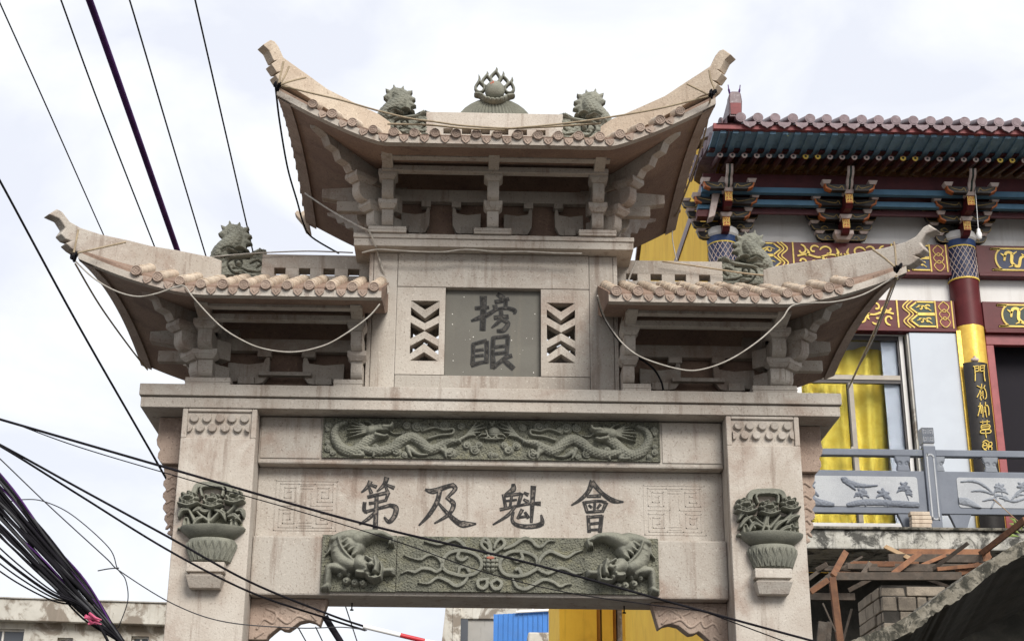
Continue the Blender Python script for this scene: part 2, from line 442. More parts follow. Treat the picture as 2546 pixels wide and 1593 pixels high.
M['gilt'] = material('dull_gilt', (0.36, 0.25, 0.075), (0.24, 0.16, 0.05), stain=(0.05, 0.04, 0.02), stain_amt=0.6, scale=14, rough=0.55, bump=0.15)
M['gold_foil'] = material('gold_foil_wrap', (0.88, 0.60, 0.11), (0.76, 0.48, 0.08), scale=8, rough=0.3, bump=0.3, bump_scale=14, metallic=0.35)
M['navy'] = material('navy_paint', (0.020, 0.028, 0.075), (0.014, 0.02, 0.055), scale=7, rough=0.5, bump=0.05)
M['navy_bright'] = material('deep_blue_paint', (0.03, 0.06, 0.16), (0.02, 0.045, 0.12), scale=7, rough=0.5, bump=0.05)
M['green_dark'] = material('dark_green_paint', (0.016, 0.034, 0.026), (0.012, 0.025, 0.02), scale=7, rough=0.5, bump=0.05)
M['bracket_black'] = material('black_lacquer', (0.016, 0.014, 0.014), (0.024, 0.02, 0.018), scale=8, rough=0.5, bump=0.05)
M['bracket_white'] = material('pale_pink_paint', (0.50, 0.41, 0.37), (0.42, 0.33, 0.29), stain=(0.30, 0.10, 0.08), stain_amt=0.4, scale=9, rough=0.6, bump=0.08)
M['bracket_orange'] = material('orange_paint', (0.44, 0.13, 0.03), (0.34, 0.09, 0.02), scale=9, rough=0.55, bump=0.08)
M['white_wall'] = material('pale_plaster', (0.70, 0.685, 0.66), (0.66, 0.64, 0.61), scale=1.4, stain=(0.52, 0.50, 0.465), stain_amt=0.5, streak=(0.50, 0.47, 0.43), streak_amt=0.4, rough=0.9, bump=0.05, contrast=0.02)
M['pier_white'] = material('blue_white_paint', (0.50, 0.535, 0.58), (0.47, 0.50, 0.545), scale=1.5, rough=0.8, bump=0.03, contrast=0.02)
M['yellow'] = material('ochre_yellow_wall', (0.90, 0.575, 0.065), (0.83, 0.50, 0.055), scale=1.2, stain=(0.48, 0.27, 0.035), stain_amt=0.35, streak=(0.52, 0.30, 0.035), streak_amt=0.35, rough=0.85, bump=0.05, contrast=0.03)
M['ochre_trim'] = material('ochre_trim', (0.40, 0.20, 0.03), (0.34, 0.16, 0.025), scale=3, rough=0.8, bump=0.05)
M['blue_sheet'] = material('blue_metal_sheet', (0.03, 0.17, 0.50), (0.025, 0.15, 0.45), scale=2, stain=(0.05, 0.14, 0.32), stain_amt=0.3, rough=0.4, bump=0.03, spec=0.5)
M['concrete'] = material('weathered_concrete', (0.46, 0.445, 0.40), (0.36, 0.345, 0.30), stain=(0.035, 0.034, 0.03), stain_amt=0.92, scale=4.5, speck=(0.10, 0.095, 0.085), speck_amt=0.6,
                         streak=(0.07, 0.066, 0.058), streak_amt=0.8, bump=0.6, bump_scale=30, stain_lo=0.46, stain_hi=0.60, fine=40)
M['concrete_moss'] = material('mossy_concrete', (0.23, 0.21, 0.17), (0.15, 0.135, 0.105), stain=(0.022, 0.022, 0.016), stain_amt=0.92, scale=7, speck=(0.03, 0.03, 0.024), speck_amt=0.8,
                         bump=1.0, bump_scale=22, contrast=0.05, stain_lo=0.44, stain_hi=0.6, fine=30)
M['concrete_dark'] = material('dark_concrete', (0.045, 0.04, 0.032), (0.028, 0.026, 0.02), stain=(0.085, 0.075, 0.055), stain_amt=0.4, scale=4, bump=0.6, bump_scale=20)  # one dark tone for the lower wall, flight underside and back wall
M['cement'] = material('grey_cement_render', (0.34, 0.325, 0.30), (0.28, 0.27, 0.25), stain=(0.15, 0.135, 0.115), stain_amt=0.7, scale=0.9, streak=(0.14, 0.125, 0.11), streak_amt=0.5, bump=0.15)
M['cement_light'] = material('peeling_whitewash', (0.50, 0.48, 0.43), (0.42, 0.40, 0.355), stain=(0.17, 0.14, 0.11), stain_amt=0.9, scale=1.6, stain_lo=0.47, stain_hi=0.58, streak=(0.24, 0.20, 0.165), streak_amt=0.5, bump=0.12)
M['rail_grey'] = material('blue_grey_stone', (0.155, 0.17, 0.20), (0.13, 0.145, 0.175), scale=2.5, stain=(0.10, 0.11, 0.135), stain_amt=0.4, speck=(0.09, 0.1, 0.12), speck_amt=0.3, rough=0.6, bump=0.08, contrast=0.06)
M['rail_light'] = material('chiselled_pale_grey_stone', (0.40, 0.41, 0.42), (0.35, 0.36, 0.375), scale=3, speck=(0.22, 0.23, 0.25), speck_amt=0.6, rough=0.8, bump=0.3, bump_scale=90, contrast=0.04)
M['rail_mid'] = material('mid_grey_carved_stone', (0.22, 0.235, 0.26), (0.18, 0.195, 0.22), scale=8, rough=0.7, bump=0.2)
M['curtain'] = material('yellow_curtain_cloth', (0.82, 0.66, 0.11), (0.72, 0.54, 0.07), scale=5, rough=0.9, bump=0.1, contrast=0.04)
M['metal_frame'] = material('dull_aluminium', (0.33, 0.29, 0.24), (0.28, 0.245, 0.2), scale=8, rough=0.45, bump=0.03)
M['frame_dark'] = material('dark_window_frame', (0.035, 0.03, 0.03), (0.05, 0.04, 0.038), scale=8, rough=0.5, bump=0.03)
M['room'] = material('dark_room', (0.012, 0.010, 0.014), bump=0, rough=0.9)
M['room_pale'] = material('pale_reflection_board', (0.72, 0.72, 0.76), bump=0, rough=0.9)  # pale tone carrying the sky's reflection in the window
M['wood'] = material('raw_timber', (0.24, 0.115, 0.06), (0.17, 0.08, 0.045), stain=(0.08, 0.05, 0.035), stain_amt=0.6, scale=7, streak=(0.10, 0.06, 0.04), streak_amt=0.5, bump=0.3, bump_scale=40, contrast=0.25)
M['wood_pale'] = material('fresh_timber', (0.42, 0.29, 0.17), (0.34, 0.22, 0.12), scale=7, bump=0.2, bump_scale=40, contrast=0.1)
M['wood_dark'] = material('old_grey_timber', (0.085, 0.065, 0.05), (0.055, 0.045, 0.036), stain=(0.15, 0.13, 0.11), stain_amt=0.5, scale=7, bump=0.35, bump_scale=40, contrast=0.25)
M['block'] = material('rough_stone_block', (0.31, 0.262, 0.205), (0.225, 0.19, 0.15), stain=(0.07, 0.06, 0.05), stain_amt=0.6, scale=5, speck=(0.09, 0.08, 0.065), speck_amt=0.5, bump=0.8, bump_scale=25, contrast=0.2)
M['mortar'] = material('dark_mortar', (0.06, 0.053, 0.045), (0.04, 0.036, 0.03), scale=8, bump=0.5, bump_scale=40)
M['asphalt'] = material('street_asphalt', (0.085, 0.082, 0.078), (0.065, 0.063, 0.06), stain=(0.05, 0.048, 0.045), stain_amt=0.5, scale=0.4, speck=(0.04, 0.04, 0.04), speck_amt=0.3, bump=0.2)
M['glass'] = bpy.data.materials.new('window_glass'); M['glass'].use_nodes = True
_b = M['glass'].node_tree.nodes['Principled BSDF']; _b.inputs['Base Color'].default_value = (0.9, 0.92, 0.95, 1)
_b.inputs['Roughness'].default_value = 0.04; _b.inputs['Transmission Weight'].default_value = 1.0; _b.inputs['IOR'].default_value = 1.12
M['dark_glass'] = material('dark_window_glass', (0.06, 0.065, 0.075), bump=0, rough=0.15, spec=0.6)
M['leaf'] = material('young_leaf', (0.16, 0.24, 0.05), (0.22, 0.25, 0.07), scale=10, bump=0, rough=0.6)
M['red_spot'] = material('faded_red_paint', (0.40, 0.10, 0.06), (0.30, 0.13, 0.09), scale=20, bump=0.1)

# ------------------------------------------------------------------ ground
g = MB(); g.add([(-600, -200, 0), (600, -200, 0), (600, 1200, 0), (-600, 1200, 0)], [(0, 1, 2, 3)])
tag(g.build('ground', M['asphalt']), kind='structure')

# ------------------------------------------------------------------ the stone gateway
GATE = tag(empty('stone_gateway', (0, 0.5, 0)), 'carved pink granite memorial gateway with three upturned roofs', 'gateway')
BV = 0.008
S = M['stone']; SW = M['stone_warm']; SCR = M['stone_cream']; SG = M['stone_green']; SGP = M['stone_green_pit']

# --- columns with rows of round bosses
for sx in (-1, 1):
    xa, xb = sorted((sx * 2.02, sx * 2.655))
    c = MB(); c.box(xa, xb, 0.022, 1.0, 0.25, 5.563).box(xa, xb, 0.0, 0.022, 0.25, 5.30)
    c.box(xa, xa + 0.045, 0.0, 0.022, 5.30, 5.563).box(xb - 0.045, xb, 0.0, 0.022, 5.30, 5.563).box(xa + 0.045, xb - 0.045, 0.0, 0.022, 5.535, 5.563)
    col = c.build('column', S, GATE, bevel=BV)
    MB().box(xa - 0.12, xb + 0.12, -0.12, 1.12, 0.0, 0.248).build('column_base', S, GATE, bevel=0.02)
    cx = (xa + xb) / 2
    bm_ = MB().tube([(0, 0.024, 0), (0, -0.006, 0), (0, -0.012, 0)], [0.037, 0.037, 0.032], 18).mesh('boss', S, 35)
    hv = MB(); hv.prism([(0.037 * math.cos(a), 0.037 * math.sin(a)) for a in np.linspace(-math.pi / 2, math.pi / 2, 10)], -0.010, 0.024)
    hm = hv.mesh('half_boss', S, 35)
    for k in range(5): inst('boss', bm_, T((cx + (k - 2) * 0.107 + RNG.uniform(-.004, .004), 0, 5.475)), col)
    for k in range(4): inst('boss', bm_, T((cx + (k - 1.5) * 0.107 + RNG.uniform(-.004, .004), 0, 5.39)), col)
    inst('half_boss', hm, T((cx - 0.262, 0, 5.39)), col); inst('half_boss', hm, T((cx + 0.262, 0, 5.39)) @ RZ(math.pi), col)

# --- cornice slab across the columns
c = MB().box(-3.02, 3.02, -0.012, 0.97, 5.566, 5.655).box(-3.015, 3.015, 0.004, 0.96, 5.655, 5.668).box(-3.035, 3.035, -0.034, 0.985, 5.668, 5.772)
c.build('cornice', S, GATE, bevel=0.006)

# --- dragon beam
MB().box(-2.018, 2.018, 0.20, 0.80, 5.14, 5.562).build('upper_beam', S, GATE, bevel=0.016)
for xa, xb in ((-2.0, -1.485), (1.485, 2.0)):
    MB().box(xa, xb, 0.190, 0.202, 5.185, 5.55).build('beam_end_slab', S, GATE, bevel=0.005)
dp = MB().box(-1.466, 1.466, 0.186, 0.21, 5.192, 5.553)
dp.box(-1.466, 1.466, 0.176, 0.187, 5.192, 5.205).box(-1.466, -1.455, 0.176, 0.187, 5.205, 5.553).box(1.455, 1.466, 0.176, 0.187, 5.205, 5.553)
dp = dp.build('dragon_panel', SGP, GATE, bevel=0.003)
zd = zoomed(780, 1020, 2.686); YD = 0.186; KD = 1 / 2.686 / 285.0   # panel pixels to metres for widths
def dpts(pts, mir):
    p = xz(pts, YD, zd)
    return [(-x, z) for x, z in p] if mir else p
for mir in (False, True):
    R = Relief(-1.46, 1.46, 5.197, 5.548, 0.0055)
    D = lambda pts: dpts(pts, mir)
    body1 = [(430, 165), (370, 195), (320, 240), (260, 275), (190, 255), (148, 200), (138, 150), (165, 105), (215, 88)]
    body2 = [(330, 262), (420, 275), (520, 255), (585, 205), (655, 180), (715, 215), (770, 262), (830, 250), (890, 218), (970, 208)]
    R.cap(D(body1), [r * KD for r in (34, 36, 38, 38, 36, 32, 27, 22, 16)], 0.055)
    R.cap(D(body2), [r * KD for r in (26, 32, 36, 37, 37, 36, 36, 32, 27, 18)], 0.055)
    R.scales(R.H > 0.02, 0.030, 0.010, 0.5 if not mir else -0.5)
    for e, w in (((1135, 92), 9), ((1150, 118), 8), ((1120, 150), 8), ((1080, 172), 7), ((1090, 80), 7)):
        R.cap(D([(950, 212), (1010, 180), (1060, (180 + e[1]) / 2 - 8), e]), [13 * KD, 12 * KD, 11 * KD, 4 * KD], 0.04)
    for e in ((228, 188), (222, 160), (225, 132), (235, 108), (262, 86), (300, 80)):   # mane
        R.cap(D([(400, 140), (330, (140 + e[1]) / 2 - 5), e]), [15 * KD, 10 * KD, 3 * KD], 0.05)
    R.cap(D([(385, 140), (440, 132), (485, 132)]), [40 * KD, 40 * KD, 28 * KD], 0.08)      # skull
    R.cap(D([(470, 122), (515, 120), (528, 98)]), [24 * KD, 19 * KD, 10 * KD], 0.095)       # upper jaw
    R.cap(D([(420, 170), (465, 182), (495, 176)]), [20 * KD, 16 * KD, 9 * KD], 0.08); R.groove(D([(425, 155), (470, 155), (505, 150)]), 0.006, 0.05)       # lower jaw
    R.cap(D([(500, 135), (540, 160), (590, 155), (620, 140)]), [8 * KD, 6 * KD, 5 * KD, 3 * KD], 0.035)   # whisker
    R.cap(D([(400, 110), (370, 85), (340, 78)]), [9 * KD, 7 * KD, 4 * KD], 0.06)
    q = D([(440, 118)])[0]; R.blob(q[0], q[1], 10 * KD, 10 * KD, 0.02, base=0.065)
    for leg in ([(290, 270), (330, 300), (260, 302)], [(840, 255), (900, 290), (930, 262)], [(650, 265), (700, 298), (760, 300)], [(870, 240), (880, 290), (885, 318)],
                [(330, 255), (400, 285), (395, 315)], [(630, 250), (640, 290), (655, 315)]):
        R.cap(D(leg), [20 * KD, 14 * KD, 5 * KD], 0.045)
    R.rough(0.0012, 3)
    R.build('dragon', SG, dp, YD)
    for cl in ([(625, 105, 32), (690, 110, 38), (735, 125, 28)], [(875, 105, 38), (820, 95, 22)], [(985, 110, 28)],
               [(450, 275, 36), (415, 245, 24)], [(555, 275, 32), (610, 298, 24)], [(915, 285, 38)], [(100, 105, 28), (95, 130, 18)],
               [(95, 215, 20), (95, 255, 26), (130, 285, 22)], [(1025, 235, 30), (1075, 265, 34), (1105, 232, 26)]):
        Rc = Relief(-1.46, 1.46, 5.197, 5.548, 0.0055)
        for k, (x, y, r) in enumerate(cl):
            q = D([(x, y)])[0]; Rc.cloud(q[0], q[1], r * KD, 0.05, -1 if (k % 2) ^ mir else 1)
        Rc.build('cloud', SG, dp, YD)
    Rc = Relief(-1.46, 1.46, 5.197, 5.548, 0.0055)
    Rc.cap(D([(735, 140), (810, 118), (870, 135), (930, 128), (925, 160), (840, 170), (770, 190)]), 10 * KD, 0.04)
    Rc.build('cloud_scroll', SG, dp, YD)
Rc = Relief(-0.3, 0.3, 5.197, 5.548, 0.005)
q = xz([(1205, 150)], YD, zd)[0]
Rc.blob(q[0], q[1], 42 * KD, 40 * KD, 0.06)
for z in (-0.018, 0, 0.018): Rc.groove([(q[0] - 0.05, q[1] + z + .004), (q[0], q[1] + z - .003), (q[0] + 0.05, q[1] + z + .004)], 0.005, 0.006)
Rc.build('pearl', SG, dp, YD)
for mir in (False, True):
    Rc = Relief(-0.4, 0.4, 5.197, 5.548, 0.005)
    for pts in ([(1150, 140), (1160, 185), (1110, 190)], [(1160, 170), (1190, 195), (1240, 195)], [(1145, 165), (1120, 165), (1100, 180)], [(1180, 85), (1195, 108)]):
        Rc.cap(dpts(pts, mir), [9 * KD, 8 * KD, 4 * KD][:len(pts)], 0.045)
    Rc.build('flame', SG, dp, YD)
    Rc = Relief(-0.3, 0.3, 5.197, 5.548, 0.005)
    for x, y, r in ((1185, 298, 24), (1215, 300, 20)):
        q = dpts([(x, y)], mir)[0]; Rc.cloud(q[0], q[1], r * KD, 0.045, 1 if mir else -1)
    if not mir: Rc.build('cloud', SG, dp, YD)

# --- panel with the four large characters
PC = 0.33
mp = MB().box(-2.018, 2.018, PC, 0.72, 4.516, 5.137).build('inscription_panel', S, GATE, bevel=0.004)
zc1 = zoomed(640, 1150, 4.03); zc2 = zoomed(1180, 1150, 3.898)
CH = {}
CH['di'] = (zc1, 4.03, [([(1130, 190), (1105, 240), (1045, 295)], (34, 30, 5)), ([(1118, 215), (1190, 240)], (14, 26)), ([(1122, 250), (1140, 300)], (14, 28)),
    ([(1295, 155), (1270, 220), (1200, 285)], (40, 34, 5)), ([(1288, 218), (1365, 250)], (14, 30)), ([(1288, 245), (1305, 290)], (14, 26)),
    ([(1110, 342), (1240, 312), (1310, 297)], (24, 26, 28)), ([(1312, 302), (1285, 380)], (28, 16)), ([(1125, 405), (1200, 395), (1280, 376)], (22, 18, 18)),
    ([(1075, 400), (1070, 470), (1100, 495)], (26, 28, 20)), ([(1080, 490), (1180, 465), (1330, 425)], (20, 20, 28)),
    ([(1330, 425), (1388, 450), (1375, 530), (1320, 590), (1272, 545)], (28, 42, 42, 32, 5)), ([(1195, 330), (1190, 500), (1180, 655)], (28, 34, 40)),
    ([(1180, 500), (1110, 560), (1025, 615)], (28, 26, 4))])
CH['ji'] = (zc1, 4.03, [([(1685, 268), (1760, 284), (1900, 238), (1955, 225)], (14, 48, 36, 36)), ([(1955, 225), (1982, 262), (1900, 350)], (40, 34, 16)),
    ([(1895, 348), (1960, 400), (1955, 460), (1900, 530), (1775, 605)], (20, 40, 36, 28, 4)), ([(1825, 290), (1800, 390), (1720, 520), (1620, 625)], (38, 38, 32, 4)),
    ([(1820, 410), (1890, 490), (2000, 590), (2070, 615), (2190, 610)], (12, 26, 44, 62, 5))])
CH['kui'] = (zc2, 3.898, [([(375, 210), (372, 258), (300, 300)], (24, 50, 5)), ([(280, 310), (300, 430)], (22, 22)), ([(285, 322), (440, 300)], (18, 22)),
    ([(455, 300), (420, 420)], (30, 20)), ([(362, 312), (345, 420)], (16, 16)), ([(300, 370), (405, 358)], (12, 12)),
    ([(252, 452), (400, 420), (540, 395), (632, 395)], (22, 16, 18, 34)), ([(390, 430), (320, 510), (180, 598)], (18, 24, 4)),
    ([(375, 480), (365, 560), (420, 605), (540, 617), (650, 588), (645, 505)], (16, 20, 30, 36, 40, 4)), ([(460, 455), (420, 535)], (26, 18)),
    ([(420, 530), (520, 515)], (16, 16)), ([(490, 480), (520, 530)], (16, 26)), ([(482, 290), (515, 308)], (14, 26)), ([(478, 355), (515, 378)], (14, 28)),
    ([(570, 235), (560, 400), (550, 575)], (44, 32, 16))])
CH['hui'] = (zc2, 3.898, [([(1140, 185), (1100, 280), (1020, 360), (940, 410)], (46, 32, 24, 4)), ([(1140, 190), (1230, 290), (1340, 365), (1440, 378)], (40, 30, 42, 5)),
    ([(1095, 325), (1215, 320)], (18, 28)), ([(1060, 380), (1090, 475)], (22, 22)), ([(1060, 385), (1200, 370), (1270, 385)], (16, 18, 22)),
    ([(1275, 390), (1240, 470)], (30, 20)), ([(1090, 478), (1240, 468)], (18, 18)), ([(1165, 385), (1160, 460)], (16, 14)), ([(1108, 410), (1132, 432)], (12, 18)),
    ([(1218, 405), (1190, 440)], (18, 12)), ([(1100, 515), (1110, 668)], (22, 24)), ([(1105, 527), (1230, 515)], (18, 20)), ([(1230, 515), (1215, 668)], (32, 26)),
    ([(1115, 592), (1205, 582)], (16, 16)), ([(1110, 650), (1215, 645)], (14, 14))])
zc3 = zoomed(1100, 700, 6.048)
CH['bang'] = (zc3, 6.048, [([(500, 402), (600, 396), (690, 390)], (46, 60, 40)), ([(615, 240), (615, 420), (605, 720)], (95, 80, 75)),
    ([(440, 590), (560, 545), (660, 510), (800, 425)], (20, 66, 60, 40)), ([(835, 195), (905, 245)], (50, 75)), ([(800, 305), (900, 290), (990, 262)], (50, 60, 45)),
    ([(790, 365), (800, 430)], (60, 50)), ([(780, 425), (960, 400), (1085, 435), (1080, 485)], (36, 44, 56, 20)), ([(955, 280), (948, 400)], (46, 50)),
    ([(880, 440), (885, 510)], (46, 56)), ([(790, 542), (980, 528)], (56, 56)), ([(890, 560), (820, 630), (745, 690)], (50, 44, 10)),
    ([(905, 575), (985, 630), (920, 730), (830, 742)], (46, 58, 62, 40))])
CH['yan'] = (zc3, 6.048, [([(462, 955), (460, 1080), (455, 1230)], (52, 46, 60)), ([(460, 945), (560, 915), (655, 892)], (44, 46, 52)), ([(665, 905), (668, 1060), (660, 1215)], (58, 56, 56)),
    ([(445, 1255), (560, 1222), (680, 1200)], (60, 46, 40)), ([(500, 1035), (610, 1022)], (34, 34)), ([(500, 1120), (610, 1108)], (34, 34)),
    ([(765, 850), (752, 1080), (765, 1285)], (55, 58, 82)), ([(765, 848), (880, 832), (985, 822)], (46, 44, 56)), ([(985, 830), (975, 960), (965, 1090)], (54, 50, 46)),
    ([(790, 985), (960, 965)], (40, 40)), ([(790, 1085), (960, 1065)], (42, 42)), ([(765, 1285), (860, 1215), (960, 1140), (1035, 1115)], (60, 48, 60, 46)), ([(900, 1170), (980, 1230), (1060, 1300)], (40, 70, 62))])
def character(key, Y, parent, worn):
    zm, sc, strokes = CH[key]
    p0 = at(*zm(*strokes[0][0][0]), Y); p1 = at(*[a + b for a, b in zip(zm(*strokes[0][0][0]), (1, 0))], Y); k = (p1[0] - p0[0]) / sc
    a = MB(); b = MB()
    for i, (pts, w) in enumerate(strokes):
        q = xz(pts, Y, zm); ww = [x * k for x in w]
        ribbon(a, q, ww, Y - 0.003 - 0.00012 * i, Y + 0.01, grow=0.0055)
        ribbon(b, q, ww, Y - 0.0068 - 0.00012 * i, Y - 0.0035, grow=-0.0055, ext=0.0035)
    e = a.build('character', M['ink'], parent)
    b.build('character_face', worn, parent)
for key in ('di', 'ji', 'kui', 'hui'): character(key, PC, mp, M['ink_worn'])

# squared fret carving either side of the characters: shallow grooves shown as thin raised lines
def fret(x0, x1, z0, z1, Y, parent, mat):
    m = MB(); t = 0.007; w = x1 - x0; h = z1 - z0
    def line(a, b):
        ax, az = x0 + a[0] * w, z0 + a[1] * h; bx_, bz = x0 + b[0] * w, z0 + b[1] * h
        m.box(min(ax, bx_) - t / 2, max(ax, bx_) + t / 2, Y - 0.0035, Y + 0.004, min(az, bz) - t / 2, max(az, bz) + t / 2)
    def path(ps):
        for a, b in zip(ps, ps[1:]): line(a, b)
    path([(0, 0), (1, 0), (1, 1), (0, 1), (0, 0)])
    for fx in (0, 1):
        for fz in (0, 1):
            g = lambda x, z: ((1 - x) if fx else x, (1 - z) if fz else z)
            path([g(0.37, 0.06), g(0.07, 0.06), g(0.07, 0.42), g(0.32, 0.42), g(0.32, 0.14), g(0.14, 0.14), g(0.14, 0.34), g(0.25, 0.34), g(0.25, 0.22), g(0.19, 0.22)])
        path([(0.40, 0.10 + 0.75 * fx), (0.60, 0.10 + 0.75 * fx)]); path([(0.40, 0.16 + 0.75 * fx), (0.60, 0.16 + 0.75 * fx)])
    path([(0.37, 0.06), (0.63, 0.06)]); path([(0.37, 0.94), (0.63, 0.94)])
    for x in (0.42, 0.58): path([(x, 0.25), (x, 0.75)])
    path([(0.07, 0.5), (0.42, 0.5)]); path([(0.58, 0.5), (0.93, 0.5)])
    m.build('fret_carving', mat, parent)
fret(-1.86, -1.33, 4.585, 5.02, PC, mp, S); fret(1.33, 1.86, 4.585, 5.02, PC, mp, S)

# --- lower lintel with three carved panels
MB().box(-2.018, 2.018, 0.22, 0.75, 4.01, 4.514).build('lower_lintel', S, GATE, bevel=0.016)
YL = 0.190
zl = zoomed(780, 1300, 5.37); zr_ = zoomed(1200, 1300, 5.254); KL = 1 / 5.37 / 285.0
rp = MB().box(-0.792, 0.797, YL, 0.225, 4.045, 4.516).box(-0.792, 0.797, YL - 0.008, YL + 0.001, 4.045, 4.062).build('ribbon_panel', SGP, GATE, bevel=0.003)
def LL(p): return xz(p, YL, zl)
def RR(p): return xz(p, YL, zr_)
def rel(pts_list, name, h=0.03, prof='flat'):
    R = Relief(-0.86, 0.86, 4.03, 4.53, 0.005)
    for pts, w in pts_list: R.cap(pts, [x * KL for x in w], h, prof)
    R.rough(0.0008, 5); R.build(name, SG, rp, YL)
rel([(LL([(1480, 250), (1660, 290), (1760, 262), (1880, 218), (1980, 272), (2045, 360)]), (8, 18, 24, 28, 28, 22))], 'ribbon')
rel([(LL([(1200, 430), (1300, 468), (1430, 490), (1500, 442), (1580, 422), (1660, 460), (1712, 530)]), (4, 12, 18, 22, 25, 25, 25))], 'ribbon')
rel([(LL([(1712, 575), (1740, 470), (1830, 392), (1980, 372), (2120, 405), (2218, 480), (2238, 580), (2160, 670), (2030, 708), (1900, 690), (1780, 650), (1712, 590)]), [26] * 12),
     (LL([(1935, 400), (1920, 465), (1980, 497), (2050, 462)]), (24, 25, 25, 20)), (LL([(1935, 655), (1955, 598), (2030, 592), (2075, 650)]), (20, 25, 26, 26))], 'ribbon_loop')
rel([(LL([(1150, 690), (1250, 640), (1350, 655), (1450, 607), (1560, 620), (1640, 650), (1720, 600)]), (4, 15, 22, 23, 23, 25, 22))], 'ribbon')
rel([(LL([(1390, 800), (1530, 808), (1650, 732), (1780, 772), (1900, 840), (2000, 800), (2050, 735)]), (4, 16, 22, 26, 28, 26, 20))], 'ribbon')
rel([(RR([(280, 340), (400, 292), (540, 205), (640, 232), (700, 300), (770, 308), (850, 242), (950, 240)]), (20, 25, 28, 27, 25, 23, 16, 5))], 'ribbon')
rel([(RR([(722, 560), (690, 450), (560, 385), (400, 372), (280, 430), (222, 540), (270, 655), (400, 698), (560, 680), (722, 590)]), [26] * 10),
     (RR([(500, 395), (520, 470), (440, 500), (390, 455)]), (22, 25, 25, 20)), (RR([(500, 655), (470, 600), (430, 615)]), (26, 26, 22))], 'ribbon_loop')
rel([(RR([(722, 530), (780, 432), (880, 372), (980, 410), (1100, 448), (1200, 392), (1310, 360)]), (24, 26, 26, 25, 22, 18, 6))], 'ribbon')
rel([(RR([(722, 605), (850, 660), (1000, 592), (1100, 612), (1200, 660), (1320, 650)]), (22, 24, 24, 22, 18, 5))], 'ribbon')
rel([(RR([(395, 740), (450, 835), (560, 865), (680, 800), (800, 742), (920, 772), (1010, 830), (1090, 802), (1165, 802)]), (18, 25, 28, 26, 25, 24, 20, 14, 5))], 'ribbon')
rel([(LL([(2350, 400), (2240, 300), (2280, 208), (2340, 250), (2375, 400)]), (20, 24, 22, 22, 18)), (RR([(110, 400), (70, 280), (10, 250)]), (20, 22, 18)),
     (RR([(150, 390), (285, 290), (240, 205), (180, 255), (150, 330)]), (22, 26, 25, 22, 16))], 'bow', 0.035)
rel([(LL([(2330, 750), (2200, 770), (2200, 850), (2270, 872), (2325, 800)]), (20, 24, 25, 25, 20)), (RR([(170, 745), (110, 790), (150, 860), (220, 850), (245, 780), (180, 735)]), (22, 25, 26, 26, 24, 18)),
     (RR([(60, 740), (50, 830), (-5, 860)]), (20, 25, 25))], 'tassel_curl', 0.035)
R = Relief(-0.3, 0.3, 4.1, 4.5, 0.0045)
q = RR([(100, 520)])[0]; R.blob(q[0], q[1], 0.075, 0.085, 0.06)
for k in (-1, 0, 1):
    R.groove([(q[0] + k * 0.035, q[1] - 0.08), (q[0] + k * 0.042, q[1]), (q[0] + k * 0.03, q[1] + 0.08)], 0.006, 0.022)
for k in (-1, 0, 1): R.groove([(q[0] - 0.075, q[1] + k * 0.038), (q[0], q[1] + k * 0.038 - .008), (q[0] + 0.075, q[1] + k * 0.038)], 0.006, 0.022)
R.build('knot', SG, rp, YL)
MB().sphere((q[0], YL - 0.05, q[1] + 0.035), 0.018, 10, 6, (1.9, 0.5, 0.8)).build('red_dab', M['red_spot'], rp, 60)

